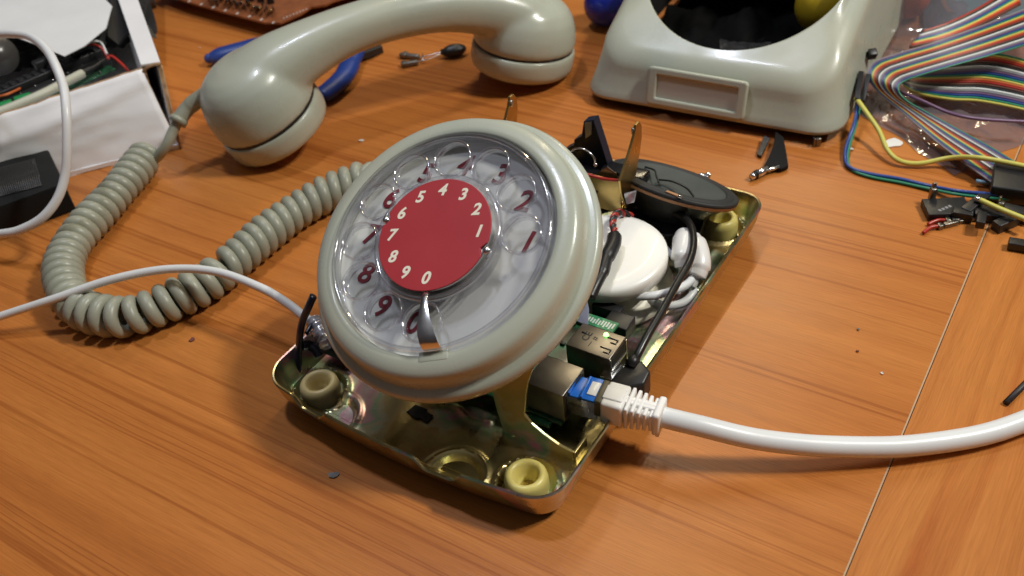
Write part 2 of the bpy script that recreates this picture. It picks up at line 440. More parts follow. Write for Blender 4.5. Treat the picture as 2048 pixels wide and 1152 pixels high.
# clear finger wheel
mb = MB()
holes = [circ(3.36 * math.cos(R(18 + 30 * k)), 3.36 * math.sin(R(18 + 30 * k)), .70, 36) for k in range(10)]
mb.plate(circ(0, 0, 4.40, 128), [circ(0, 0, 2.38, 96)] + holes, -.42, .16, .05)
wheel = obj('finger_wheel', mb, CLEAR, dial, local=True, auto=40)
for k in range(10):
    an = R(18 + 30 * k); T = Matrix.Translation((3.36 * math.cos(an), 3.36 * math.sin(an), 0))
    mb = MB(); mb.lathe([(.70, -.50), (.70, -.30), (.72, -.25), (.76, -.235), (.80, -.27), (.82, -.335), (.75, -.34), (.735, -.50), (.725, -.62), (.695, -.62)], 36, T, close=True)
    obj('finger_hole_rim', mb, CLEARE, wheel, local=True)
mb = MB(); mb.lathe([(4.30, -.335), (4.36, -.27), (4.46, -.26), (4.51, -.34), (4.50, -.62), (4.44, -.85), (4.38, -.85), (4.42, -.6), (4.405, -.5)], 128, close=True)
obj('rim', mb, CLEARE, wheel, local=True)
mb = MB(); mb.lathe([(2.375, -.50), (2.375, -.22), (2.44, -.14), (2.55, -.14), (2.60, -.22), (2.62, -.335), (2.5, -.34)], 96); mb.lathe([(2.33, -1.15), (2.34, -.5), (2.36, -.20)], 96)
obj('hub_ring', mb, CLEARE, wheel, local=True)
# hub and label
mb = MB(); mb.lathe([(1.6, -1.15), (1.95, -1.1), (2.05, -.5), (2.22, -.25), (2.24, -.12), (2.16, -.10), (0, -.10)], 96)
obj('hub', mb, CHROME, dial, local=True)
def notched(r, n=120):
    out = []
    for k in range(n):
        a = 2 * PI * k / n; p = V((r * math.cos(a), r * math.sin(a), 0))
        for na in (0.0, PI):
            c_ = V((2.36 * math.cos(na), 2.36 * math.sin(na), 0)); d = p - c_
            if d.length < .26: p = c_ + d.normalized() * .26
        out.append((p.x, p.y))
    return out
mb = MB(); mb.plate(notched(2.29), (), -.035, .07, .02)
lab = obj('centre_label', mb, RED, dial, local=True)
for k in range(10):
    an = R(18 + 30 * k)
    mb = MB(); T = Matrix.Translation((1.80 * math.cos(an), 1.80 * math.sin(an), .004)) @ Matrix.Rotation(UP - PI / 2, 4, 'Z')
    mb.text(str((k + 1) % 10), .66, T, .003, bold=.02, shear=.22); obj('digit', mb, INK_W, lab, local=True)
for na in (0, PI):
    mb = MB(); T = Matrix.Rotation(na, 4, 'Z') @ Matrix.Translation((2.34, 0, -.10)); mb.ball((0, 0, 0), .15, T, sc3=(1, 1, .8)); mb.box((.12, -.12, -.06), (.1, .35, .1), .03, T)
    obj('clip', mb, CHROME, dial, local=True)
# finger stop blade
mb = MB(); secs = [(2.26, .20, -.30), (2.34, .22, -.02), (2.6, .24, .10), (3.0, .30, .16), (3.4, .44, .18), (3.75, .60, .16), (4.05, .68, .10), (4.28, .70, -.02), (4.40, .70, -.16), (4.46, .70, -.34)]
vs = []; fs = []
for i, (r_, w, z) in enumerate(secs):
    an = R(-69 + 5.5 * (r_ - 2.26) / 2.2)
    c_ = V((r_ * math.cos(an), r_ * math.sin(an), z)); t = V((-math.sin(an), math.cos(an), 0))
    th = .09
    for q in (-1, -.5, 0, .5, 1): vs.append(c_ + t * w * .5 * q + V((0, 0, .035 * (1 - q * q))))
    for q in (1, .5, 0, -.5, -1): vs.append(c_ + t * w * .5 * q - V((0, 0, th)) - V((math.cos(an), math.sin(an), 0)) * (.05 if i > 6 else 0))
n_ = 10
for i in range(len(secs) - 1):
    for k in range(n_): fs.append([i * n_ + k, i * n_ + (k + 1) % n_, (i + 1) * n_ + (k + 1) % n_, (i + 1) * n_ + k])
fs.append(list(range(n_))); fs.append([(len(secs) - 1) * n_ + k for k in range(n_)][::-1])
mb.add(vs, fs); obj('finger_stop', mb, CHROME, dial, local=True, auto=50)
mb = MB(); mb.lathe([(0, -3.6), (2.9, -3.6), (3.1, -3.4), (3.2, -2.085)], 64); mb.box((1.2, -1.5, -3.9), (1.6, 1.0, .6), .1); mb.box((-1.5, .5, -3.95), (1.0, 2.0, .7), .1)
obj('dial_mechanism', mb, BLACK, dial, local=True)

# ------------------------------------------------------------------ base tray
base = thing('telephone_chassis', 'yellow-chromate metal base tray of the opened telephone under the dial', 'telephone base', MO, RB)
HW, LN = 7.08, 20.25


def bow(u): return -.62 * (1 - (u / HW) ** 2)


def outline(inset, n=10):
    r = 1.15; w = HW - inset; L_ = LN - inset; rr = max(.3, r - inset); pts = []
    for cx, cy, a in ((w - rr, L_ - rr, 0), (-w + rr, L_ - rr, PI / 2)):
        for k in range(n + 1): pts.append((cx + rr * math.cos(a + PI / 2 * k / n), cy + rr * math.sin(a + PI / 2 * k / n)))
    for k in range(30): pts.append((-w, L_ - rr - (L_ - rr - inset - rr) * (k + 1) / 31))
    for k in range(n + 1):
        a = PI + PI / 2 * k / n; pts.append((-w + rr + rr * math.cos(a), inset + rr + rr * math.sin(a)))
    for k in range(60): pts.append((-w + rr + (2 * w - 2 * rr) * (k + 1) / 61, inset))
    for k in range(n + 1):
        a = 1.5 * PI + PI / 2 * k / n; pts.append((w - rr + rr * math.cos(a), inset + rr + rr * math.sin(a)))
    for k in range(30): pts.append((w, inset + rr + (L_ - rr - inset - rr) * (k + 1) / 31))
    return [(x, y + (bow(x) * max(0, 1 - y / 6) if y < 6 else 0)) for x, y in pts]


def sst(a, b, x): t = min(1, max(0, (x - a) / (b - a))); return t * t * (3 - 2 * t)


def rim(u, v):
    z = 1.85
    if v < 1.6:
        for a, b in ((-4.9, -3.4), (1.5, 3.2)):
            z -= .5 * sst(a - .3, a + .3, u) * (1 - sst(b - .3, b + .3, u))
    return z


def floor_z(u, v):
    z = .62
    for gu, gv in ((-5.2, 1.25), (5.15, 1.15), (5.4, 18.45), (-5.4, 18.45)):
        d = math.hypot(u - gu, v - gv)
        z += .14 * math.exp(-((d - 1.16) / .11) ** 2) - .22 * (1 - sst(.95, 1.12, d))
    for gu, gv, rr in ((-3.95, .35, 1.15), (2.5, .15, 1.15)):      # pressed scallops behind the front notches
        d = math.hypot(u - gu, (v - gv))
        z += .12 * math.exp(-((d - rr - .12) / .12) ** 2) - .34 * (1 - sst(rr - .35, rr, d))
    d = abs(u + 1.4 + .25 * (v - 2)); z += .10 * math.exp(-(d / .5) ** 2) * (1 if v < 3 else 0)
    # long pressed ribs along the right side
    z += .10 * math.exp(-((u - 5.75) / .22) ** 2) * sst(4, 5, v) * (1 - sst(16.6, 17.2, v))
    z += .16 * math.exp(-((u - 4.6 - .9 * math.sin((v - 12) * .8)) / .16) ** 2) * sst(14.9, 15.3, v) * (1 - sst(16.6, 17, v))
    z += .12 * math.exp(-(((u - 5.6) ** 2 + (v - 14.2) ** 2) ** .5 - .75) ** 2 / .012)
    z += .10 * math.exp(-((v - 2.95 - .15 * math.sin(u * 3)) / .12) ** 2) * (1 if -1.5 < u < 2.4 else 0)
    return z + .02 * noise.noise(V((u * .8, v * .8, 3)))


mb = MB()
rings = [[(x, y, .42) for x, y in outline(.80)], [(x, y, .62) for x, y in outline(.62)], [(x, y, rim(x, y) - .12) for x, y in outline(.18)], [(x, y, rim(x, y) - .02) for x, y in outline(.12)],
         [(x, y, rim(x, y)) for x, y in outline(.05)], [(x, y, rim(x, y) - .05) for x, y in outline(.0)], [(x, y, 1.1) for x, y in outline(.15)], [(x, y, .48) for x, y in outline(.34)], [(x, y, .34) for x, y in outline(.48)], [(x, y, .34) for x, y in outline(1.1)]]
nO = len(rings[0])
for a_, b_ in zip(rings[:-1], rings[1:]):
    mb.add(a_ + b_, [[k, (k + 1) % nO, nO + (k + 1) % nO, nO + k] for k in range(nO)])
nu, nv = 150, 220; vs = []; fs = []
for j in range(nv + 1):
    for i in range(nu + 1):
        u = -(HW - .58) + (2 * HW - 1.16) * i / nu; v = .58 + bow(u) * 1.0 + (LN - 1.16 - bow(u)) * j / nv
        # pull the corner points in so that the sheet stays inside the rounded wall
        cr_ = .62
        for su in (-1, 1):
            for vc, sv in ((.58 + bow(u) + cr_, -1), (LN - .58 - cr_, 1)):
                du = (u - su * (HW - .58 - cr_)) * su; dv = (v - vc) * sv
                if du > 0 and dv > 0:
                    m_ = max(du, dv) / math.hypot(du, dv); u = su * (HW - .58 - cr_) + su * du * m_; v = vc + sv * dv * m_
        vs.append((u, v, floor_z(u, v)))
for j in range(nv):
    for i in range(nu): a = j * (nu + 1) + i; fs.append([a, a + 1, a + nu + 2, a + nu + 1])
mb.add(vs, fs)
mb.plate([(x, y) for x, y in outline(1.0)], (), .36, .04)
tray = obj('tray', mb, GOLD, base, local=True, auto=45)
for (u, v, mm, h) in ((-5.2, 1.25, RUBP, 1.22), (5.15, 1.15, RUBY, 1.22), (5.45, 18.35, RUBY, 1.5), (-5.4, 18.45, RUBY, 1.4)):
    mb = MB(); T = Matrix.Translation((u, v, 0))
    mb.lathe([(.84, .34), (.85, .60), (.84, h - .34), (.81, h - .16), (.73, h - .04), (.64, h), (.55, h - .02), (.49, h - .10), (.44, h - .26), (.36, h - .42), (.34, .3), (0, .28)], 48, T)
    obj('grommet', mb, mm, base, local=True)
mb = MB(); mb.prism([(-1.1, 1.9, .70), (-.5, 1.8, .70), (-.45, 1.9, .70), (.0, 1.85, .70), (.02, 2.25, .70), (-.35, 2.3, .70), (-.4, 2.42, .70), (-1.0, 2.4, .70)], (0, 0, -.03)); obj('slot', mb, BLACK, base, local=True)
for px, py, v0, nme in ((1030, 873, 2.86, 0),):
    pass
# feet under the tray
for u in (-5.6, 5.6):
    for v in (1.6, 18.6):
        mb = MB(); T = Matrix.Translation((u, v, 0)); mb.lathe([(0, 0.0), (.7, 0.0), (.75, .1), (.75, .36), (0, .37)], 24, T); obj('foot', mb, BLACK, base, local=True)


def sheet(pts, th, nrm, mb, bev=0.015, m=None):
    mb.prism([p for p in pts], V(nrm) * th, bev, m)


# dial bracket: front leg, seen from the front
v0 = 2.92
pts = [onv(x, y, v0) for x, y in ((978, 742), (990, 800), (1010, 868), (1014, 880), (1080, 913), (1148, 942), (1147, 903), (1118, 888), (1090, 868), (1064, 846), (1050, 828), (1053, 790), (1058, 760), (1066, 738), (1050, 728), (1010, 728))]
uz = [((p - MO).dot(EV), p.z) for p in pts]
hole = onv(1031, 874, v0); hu, hz = (hole - MO).dot(EV), hole.z
mb = MB(); T = Matrix(((1, 0, 0, 0), (0, 0, -1, v0), (0, 1, 0, 0), (0, 0, 0, 1)))
mb.plate(uz, [circ(hu, hz, .17, 20)], 0, .12, .02, T=T)
# folded tab on the right end and its side flange
pr = onv(1148, 905, v0); pu = (pr - MO).dot(EV)
mb.box((pu + .0, v0 + .45, .80), (.10, .9, .55), .02)
bracket = obj('dial_bracket', mb, chromate('bracket_chromate', 1.15, .34), base, local=True)
# back part: plate between the two prongs
VB = 15.0
mb = MB()
mb.box((-1.24, VB, 3.75), (6.5, .12, 1.75), .03)
mb.box((2.0, VB + .5, 1.9), (.12, 1.0, 2.6), .02); mb.box((-4.44, VB + .5, 1.9), (.12, 1.0, 2.6), .02)
mb.box((-.6, VB - .05, 2.0), (1.6, .12, 2.4), .03)
for z in (3.35, 3.75): mb.box((.62, VB - .085, z), (.45, .06, .13), .01, m=1)
obj('back_bracket', mb, [BRASSY, BLACK], base, local=True)
for U in (2.02, -4.5):
    mb = MB(); x0 = U
    _u0 = 2.08
    _pp = [onu(x, y, _u0) for x, y in ((1250, 416), (1241, 388), (1238, 362), (1250, 325), (1259, 297), (1267, 268), (1270, 250), (1276, 243), (1281, 250), (1281, 275), (1277, 305), (1270, 345), (1266, 375), (1260, 398))]
    prof_ = [((p - MO).dot(NV), p.z) for p in _pp] if True else [(VB - .06, 2.9), (VB - .06, 4.62), (15.15, 5.6), (15.40, 6.7), (15.50, 7.2), (15.62, 7.62), (15.80, 7.72), (15.98, 7.5), (15.98, 6.9), (15.9, 6.0), (15.95, 5.0), (16.2, 4.0), (16.2, 2.9)]
    mb.prism([(x0, v, z) for v, z in prof_], (.13 if U > 0 else -.13, 0, 0), .02)
    _q = onu(1270, 262, _u0); mb.box((x0, (_q - MO).dot(NV), _q.z), (.2, .16, .3), .05, m=1)
    obj('cradle_prong', mb, [BRASSY, STEEL], base, local=True)
# black cradle switch behind the dial
sw = thing('hook_switch', 'black plastic hook switch with a bare wire loop beside the right golden prong', 'switch', B(0.2, 16.3, .6), RB)
mb = MB()
def P2(px, py, v): return onv(px, py, v)
v1 = 16.6
mb.prism([P2(*p, v1) for p in ((1167, 243), (1187, 240), (1194, 262), (1203, 290), (1213, 322), (1222, 350), (1225, 385), (1130, 380), (1128, 300), (1148, 290), (1148, 280), (1163, 272))], NV * .5, .03)
obj('lever', mb, NAVYB, sw)
mb = MB(); mb.prism([P2(*p, v1 - .02) for p in ((1170, 244), (1184, 243), (1184, 268), (1172, 276))], -NV * .05); obj('worn_tip', mb, STEEL, sw)
mb = MB(); mb.box((.0, -.3, 2.9), (3.0, 1.9, .7), .08, T=Matrix()); mb.box((1.2, .3, 3.3), (2.2, .8, .5), .08)
obj('housing', mb, BLACKG, sw, local=True)
mb = MB(); mb.prism([onv(x, y, 15.3) for x, y in ((1192, 347), (1215, 333), (1232, 346), (1238, 358), (1225, 356))], -NV * .03)
obj('foil_tag', mb, TINS, sw)
mb = MB(); mb.tube(spl([onv(x, y, 15.4) for x, y in ((1136, 309), (1150, 298), (1166, 298), (1180, 306), (1189, 318), (1190, 330))]), .045, 8); mb.ball(onv(1191, 330, 15.4), .10)
obj('wire_loop', mb, CHROME, sw)
mb = MB(); mb.tube(spl([onv(x, y, 14.9) for x, y in ((1165, 346), (1185, 352), (1210, 358), (1238, 361))]), .075, 8); obj('red_wire', mb, W_R, sw)

# ------------------------------------------------------------------ single-board computer
pi_ = thing('circuit_board', 'green single-board computer with metal ports in the base, right of the dial', 'circuit board', B(1, 6.6, 1.3), RB)
Tb = lambda u, v, z: V((u - 1, v - 6.6, z - 1.3))
def pbox(mb, c, size, bev=.02, m=None): mb.box(Tb(*c), size, bev, m=m)
mb = MB(); pbox(mb, (.95, 6.75, 1.28), (8.5, 6.0, .16), .02)
brd = obj('board', mb, GREEN, pi_, local=True)
mb = MB()
pbox(mb, (4.45, 4.68, 2.12), (1.72, 1.65, 1.42), .03)
eth = obj('ethernet_port', mb, TINS, pi_, local=True)
mb = MB(); pbox(mb, (5.32, 4.68, 2.10), (.03, 1.25, 1.1), 0); obj('socket', mb, BLACK, eth, local=True)
mb = MB(); pbox(mb, (4.98, 7.05, 2.12), (1.95, 1.42, 1.42), .03)
usb = obj('usb_port', mb, TINS, pi_, local=True)
mb = MB()
for z in (1.75, 2.45): pbox(mb, (5.965, 7.05, z), (.03, 1.2, .48), 0)
obj('socket', mb, BLACK, usb, local=True)
mb = MB()
for dv in (-.34, .26):
    for a, b_ in (((5.30, dv + .12), (5.78, dv + .12)), ((5.78, dv + .12), (5.78, dv - .02)), ((5.55, dv - .10), (5.80, dv - .10))):
        mb.tube([Tb(a[0], 7.05 + a[1], 2.84), Tb(b_[0], 7.05 + b_[1], 2.84)], .028, 6)
mb.tube([Tb(4.25, 7.25, 2.84), Tb(4.45, 7.25, 2.84)], .03, 6)
obj('spring_slot', mb, BLACK, usb, local=True)
mb = MB()
T = Matrix.Translation(Tb(4.55, 7.12, 2.835)) @ Matrix.Rotation(R(90), 4, 'Z')
mb.text('CE', .42, T, .004, bold=.01)
for q in (-.12, 0, .12): mb.tube([Tb(4.86, 6.75 + q * .8, 2.84), Tb(4.86, 6.83 + q * .8, 2.84)], .015, 5)
mb.text('#', .34, Matrix.Translation(Tb(4.9, 7.15, 2.835)) @ Matrix.Rotation(R(90), 4, 'Z'), .004)
obj('stamped_mark', mb, BLACK, usb, local=True)
mb = MB(); pbox(mb, (5.98, 6.4, 2.1), (.05, .08, 1.3), .01); pbox(mb, (5.98, 7.7, 2.1), (.05, .08, 1.3), .01); pbox(mb, (5.98, 7.05, 2.1), (.06, 1.3, .10), .01)
obj('flange', mb, CHROME, usb, local=True)
mb = MB(); pbox(mb, (4.8, 9.3, 1.7), (1.1, .9, .7), .05); obj('audio_jack', mb, BLACK, pi_, local=True)
mb = MB(); pbox(mb, (3.9, 10.0, 1.65), (1.3, .5, .55), .03); obj('black_connector', mb, BLACK, pi_, local=True)
mb = MB(); mb.prism([Tb(3.15, 8.35, 2.2), Tb(5.0, 8.35, 2.2), Tb(5.0, 8.95, 2.2), Tb(3.15, 8.95, 2.2)], (0, 0, -.12)); obj('raised_strip', mb, GREEN2, brd, local=True)
mb = MB()
random.seed(3)
for k in range(14): pbox(mb, (3.25 + k * .125, 8.62 + .05 * (k % 2), 2.205), (.07, .26 + .1 * random.random(), .01), 0)
obj('silk_print', mb, W_W, brd, local=True)
mb = MB()
random.seed(5)
for k in range(46):
    u = random.uniform(-3, 3.3); v = random.uniform(3.95, 9.2); pbox(mb, (u, v, 1.42), (random.choice((.12, .2, .35)), random.choice((.1, .16, .3)), .12), .01, m=random.choice((0, 0, 1)))
pbox(mb, (.2, 6.4, 1.46), (1.3, 1.3, .16), .03, m=0)
pbox(mb, (3.0, 4.2, 1.5), (.7, .5, .3), .03, m=0); pbox(mb, (4.2, 3.72, 1.05), (1.0, .25, .22), .02, m=2)
mb.tube([Tb(-1.2, 4.1, 1.75), Tb(1.6, 4.1, 1.75)], .36, 20, m=0)
obj('component', mb, [BLACK, TINS, GREEN2], brd, local=True)
mb = MB(); mb.ball(Tb(5.2, 7.5, 2.87), .10); mb.box(Tb(5.2, 7.5, 2.83), (.2, .14, .05), .01); obj('status_light', mb, LED, pi_, local=True)

# ------------------------------------------------------------------ ethernet cable
c0_ = B(5.22, 4.72, 2.16); c1_ = at(1324, 834, 2.02)
ax = (c1_ - c0_).normalized(); side = ZV.cross(ax).normalized(); upv = ax.cross(side)
eth_c = thing('ethernet_cable', 'thick white network cable with blue and clear plug running off to the right', 'cable', at(1400, 870, 0))
o0 = c0_ + upv * .42
_k = 1.12
Te = Matrix(((ax.x, side.x, upv.x, o0.x), (ax.y, side.y, upv.y, o0.y), (ax.z, side.z, upv.z, o0.z), (0, 0, 0, 1))) @ Matrix.Diagonal(((c1_ - c0_).length / 4.1, _k, _k, 1))
mb = MB(); mb.box((.35, 0, -.42), (2.0, 1.12, .78), .05, Te); obj('plug', mb, CLPLUG, eth_c)
mb = MB(); mb.box((.30, 0, -.02), (.9, .95, .07), .02, Te); mb.box((.05, 0, .06), (.10, .95, .14), .02, Te); mb.box((.62, 0, .06), (.12, 1.0, .16), .02, Te); mb.box((.98, 0, .045), (.62, 1.05, .10), .02, Te)
obj('latch', mb, BLUE, eth_c)
mb = MB(); mb.box((1.0, 0, .11), (.42, .62, .06), .02, Te); obj('latch_pad', mb, WHITE, eth_c)
mb = MB(); mb.box((1.38, 0, -.24), (.30, 1.04, .74), .04, Te); obj('shield_band', mb, BROWN if 0 else mat('olive_band', (.09, .08, .045), .4), eth_c)
mb = MB(); mb.box((2.0, 0, -.36), (1.0, 1.14, .98), .14, Te, seg=3); mb.box((1.95, 0, .12), (.9, .62, .12), .05, Te)
for k in range(5): mb.box((2.66 + .27 * k, 0, -.36), (.17, 1.10 - .05 * k, .96 - .05 * k), .07, Te, seg=3)
mb.box((3.1, 0, -.36), (1.5, .74, .62), .2, Te, seg=3)
for q in (-.5, .5): mb.box((3.1, q * .1, -.02), (1.5, .22, .16), .05, Te)
mb.box((3.98, 0, -.36), (.34, 1.0, 1.0), .13, Te, seg=3); mb.box((4.02, -.1, -.86), (.2, .5, .4), .08, Te)
obj('boot', mb, BOOT, eth_c)
st = Te @ V((3.9, 0, -.36))
path = [st, st + ax * .5, at(1400, 852, 1.85), at(1500, 876, 1.35), at(1600, 889, 1.05), at(1700, 894, .8), at(1800, 893, .62), at(1900, 882, .5), at(1980, 866, .44), at(2060, 838, .44), at(2200, 780, .44), at(2200, 780, .44) + V((14, 10, 0)), at(2200, 780, .44) + V((34, 16, 0)), at(2200, 780, .44) + V((60, 12, 0))]
mb = MB(); mb.tube(spl(path, 10), .40, 20); obj('cord', mb, CABLEW, eth_c)

# ------------------------------------------------------------------ black usb cable
bc = thing('black_usb_cable', 'thin black cable with angled moulded plug in the metal usb port', 'cable', B(6.6, 7, 1))
mb = MB(); mb.prism([at(*p) for p in ((1232, 748, 2.3), (1212, 770, 2.3), (1240, 775, 2.3), (1288, 768, 2.35), (1301, 742, 2.45), (1285, 722, 2.5), (1262, 716, 2.5))][::-1], (0, 0, -1.1), .10, smooth=True)
obj('plug', mb, BLACK, bc)
mb = MB(); mb.box((0, 0, 0), (.9, .95, .42), .03, TB @ Matrix.Translation((6.05, 6.62, 1.75))); obj('plug_shell', mb, CHROME, bc)
pts = [at(1262, 735, 2.3), at(1276, 708, 2.6), at(1297, 668, 2.8), at(1325, 620, 2.9), at(1355, 565, 3.0), at(1380, 520, 3.1), at(1387, 480, 3.1), at(1378, 445, 3.0), at(1350, 425, 2.8), at(1310, 416, 2.6), at(1260, 412, 2.4), at(1215, 418, 2.2), at(1180, 430, 2.0)]
mb = MB(); mb.tube(spl(pts), .17, 14); obj('cord', mb, BLACKC, bc)
mb = MB(); mb.tube([at(1261, 734, 2.32), at(1272, 712, 2.56)], [.30, .20], 14); obj('strain_relief', mb, BLACK, bc)

# ------------------------------------------------------------------ white cable reel
rc = B(2.75, 12.25, 0)
reel = thing('cable_reel', 'round white cable reel lying in the base with its white lead', 'cable reel', rc)
Tr = Tz(rc + ZV * 2.95, V((-.03, -.05, 1)))
mb = MB(); mb.lathe([(0, 0), (1.6, -.01), (2.3, -.03), (2.5, -.08), (2.60, -.20), (2.62, -.40), (2.60, -.72), (2.5, -.78), (1.2, -.8)], 72, Tr); mb.lathe([(0, .02), (.16, .02), (.2, .0)], 20, Tr @ Matrix.Translation((-.2, 1.9, -.01)), m=1)
obj('cap', mb, [WHITE2, CREAM], reel)
mb = MB(); mb.lathe([(0, -.79), (1.5, -.79), (1.6, -1.3), (2.2, -1.75), (2.75, -1.95), (2.85, -2.1), (2.7, -2.3), (0, -2.31)], 64, Tr); obj('lower_disc', mb, CREAM, reel)
mb = MB(); mb.tube(spl([at(1150, 540, 2.0), at(1180, 562, 2.0), at(1205, 577, 2.0), at(1250, 590, 2.0), at(1300, 592, 2.0), at(1345, 582, 1.9), at(1375, 568, 1.8), at(1392, 548, 1.8)]), .19, 12)
mb.tube(spl([at(1396, 545, 1.5), at(1388, 570, 1.3), at(1384, 590, 1.2), at(1365, 606, 1.1), at(1335, 612, 1.1), at(1310, 605, 1.1), at(1295, 595, 1.1)]), .19, 12)
mb.tube(spl([at(1330, 495, 1.6), at(1345, 512, 1.7), at(1360, 530, 1.7), at(1366, 545, 1.7)]), .14, 10)
obj('lead', mb, CABLEW, reel)
mb = MB(); mb.tube(spl([at(1368, 474, 2.5), at(1368, 490, 2.6), at(1366, 515, 2.5), at(1368, 534, 2.2)]), [.42] * 4 + [.52] * 14 + [.40] * 7, 20)
mb.tube(spl([at(1388, 480, 2.3), at(1396, 505, 2.3), at(1399, 530, 2.1), at(1392, 552, 1.8), at(1380, 572, 1.5)]), [.36] * 3 + [.50] * 16 + [.44] * 6 + [.26] * 8, 20)
mb.ball(at(1368, 474, 2.5), .43); mb.ball(at(1388, 480, 2.3), .37)
obj('plug', mb, WHITE, reel)

# ------------------------------------------------------------------ speaker
spc = B(3.35, 17.75, 3.2)
nS = (ZV * 1.0 + NV * .40 + EV * .12).normalized()
spk = thing('loudspeaker', 'small dark oval loudspeaker with grey cone tilted over the far end of the base', 'speaker', B(3.75, 17.25, .6))
Ts = Tz(spc, nS, EV) @ Matrix.Diagonal((.98, .74, 1, 1))
mb = MB(); mb.lathe([(3.20, -.06), (3.22, .06), (3.15, .10), (3.0, .12), (2.92, .08)], 72, Ts); mb.lathe([(2.93, .09), (2.8, .16), (2.66, .17), (2.55, .08)], 72, Ts); obj('surround', mb, CONE_D, spk)
mb = MB(); mb.lathe([(2.56, .09), (2.4, .02), (1.2, -.28), (.95, -.34)], 72, Ts); mb.lathe([(.95, -.34), (.8, -.2), (.5, -.1), (0, -.06)], 48, Ts); cone = obj('cone', mb, CONE, spk)
mb = MB(); mb.lathe([(3.20, -.09), (3.16, -.24), (2.9, -.30), (2.0, -.32)], 72, Ts); obj('gasket', mb, COPPER, spk)
mb = MB(); mb.lathe([(2.9, -.31), (2.2, -.9), (1.9, -1.5), (1.5, -1.6), (1.5, -2.2), (0, -2.2)], 48, Ts); obj('frame', mb, BLACK, spk)
mb = MB(); mb.tube(spl([Ts @ V(p) for p in ((-1.9, .9, .02), (-1.3, .5, .12), (-.9, -.3, .1), (-.5, -.9, -.05))]), .05, 6); mb.tube(spl([Ts @ V(p) for p in ((-.7, -.6, .0), (.1, -.75, .2), (.9, -1.0, .2), (1.5, -1.6, .1))]), .05, 6)
obj('flex_wire', mb, BLACK, spk)
mb = MB(); mb.box((.9, -2.85, .16), (.8, .3, .08), .03, Ts); mb.box((1.25, -3.0, .2), (.2, .18, .12), .03, Ts, m=1)
obj('terminal', mb, [COPPER, CHROME], spk); mb = MB(); mb.box((.6, 2.98, .16), (.5, .4, .14), .05, Ts, m=1); mb.ball((.75, 3.1, .2), .16, Ts, m=1)
obj('terminal', mb, [COPPER, CHROME], spk)
mb = MB(); mb.prism([at(*p) for p in ((1262, 380, 2.4), (1245, 420, 2.2), (1300, 470, 1.9), (1350, 470, 1.9), (1395, 480, 1.8), (1412, 432, 2.2))], (0, 0, -.9), .05)
one('black_pouch', mb, mat('black_film', (.013, .013, .016), .28, bump=.6, bscale=90), 'glossy black folded pouch tucked under the loudspeaker rim', 'pouch', at(1320, 450, 1.0))
mb = MB(); mb.prism([onv(x, y, 14.7) for x, y in ((1248, 388), (1272, 382), (1268, 405), (1253, 409))], NV * .08, .01)
one('silver_tab', mb, GLUE, 'small silvery wrap end beside the corner of the golden bracket', 'wrapping scrap', B(2.6, 14.7, 2.5))

# twisted wires with heat shrink
tw = thing('twisted_wires', 'red and black twisted wires ending in black heat shrink over the white reel', 'wires', B(2.3, 12.6, 3.2))
ctr = spl([at(1262, 432, 3.0), at(1240, 424, 3.4), at(1228, 434, 3.5), at(1226, 452, 3.5), at(1231, 470, 3.4), at(1222, 486, 3.4)], 12)
for ph, mm in ((0, W_R), (PI, W_K)):
    pth = []
    for i, p in enumerate(ctr): a = i * .62 + ph; pth.append(p + V((math.cos(a) * .10, math.sin(a) * .05, math.sin(a) * .09)))
    mb = MB(); mb.tube(pth, .075, 8); obj('wire', mb, mm, tw)
mb = MB(); mb.tube(spl([at(1229, 472, 3.45), at(1226, 490, 3.5), at(1212, 520, 3.5), at(1205, 545, 3.4), at(1192, 570, 3.3), at(1180, 596, 3.1)]), [.26] + [.33] * 14 + [.28] * 10 + [.24] * 16, 14)
obj('heat_shrink', mb, BLACK, tw)
mb = MB(); mb.prism([at(*p) for p in ((1150, 640, 2.5), (1176, 652, 2.2), (1178, 618, 2.9), (1172, 590, 3.5), (1164, 592, 3.5), (1150, 612, 3.1))], (0, .1, -.05), 0)
one('lilac_film', mb, LILAC, 'pale lilac plastic strip standing between dial rim and metal usb port', 'plastic strip', B(3, 9, 2))

# ------------------------------------------------------------------ left: white usb cable into the base, black lever, wrapped plug
wc = thing('white_usb_cable', 'thin white cable arching over the coiled cord into the left of the base', 'cable', at(300, 560, 0))
pts = [V((-75, 30, .22)), V((-60, 31, .22)), V((-45, 33.5, .22)), at(-160, 690, .4), at(-60, 655, .7), at(0, 633, 1.1), at(110, 597, 1.8), at(220, 560, 2.35), at(330, 539, 2.7), at(430, 543, 2.9), at(520, 575, 2.9), at(575, 607, 2.7), at(612, 636, 2.5), at(640, 655, 2.4)]
mb = MB(); mb.tube(spl(pts), .20, 16); obj('cord', mb, CABLEW, wc)
mb = MB()
q0 = spl([at(626, 640, 2.5), at(640, 662, 2.3), at(658, 690, 2.1)], 10)
mb.tube(q0, [.34 + .07 * math.sin(i * 2.1) + .05 * math.sin(i * 5.3) for i in range(len(q0))], 14)
obj('wrapped_plug', mb, GLUE, wc)
mb = MB(); mb.tube(spl([at(627, 592, 4.4), at(618, 612, 4.0), at(606, 640, 3.3), at(600, 668, 2.7), at(598, 700, 1.9), at(597, 742, .8)]), .14, 10, ell=(1, 1.5))
mb.tube(spl([at(612, 668, 2.5), at(622, 652, 2.6), at(632, 640, 2.6)]), .1, 8); mb.tube(spl([at(604, 690, 2.1), at(618, 690, 1.9), at(632, 700, 1.7), at(640, 712, 1.5)]), .22, 8)
mb.box((0, 0, 0), (1.6, 1.0, .5), .08, TB @ Matrix.Translation((-5.7, 3.3, 1.2)))
one('black_lever', mb, NAVYB, 'black bent plastic lever rising from the front left corner of the base', 'lever', B(-6.5, 3, .7))

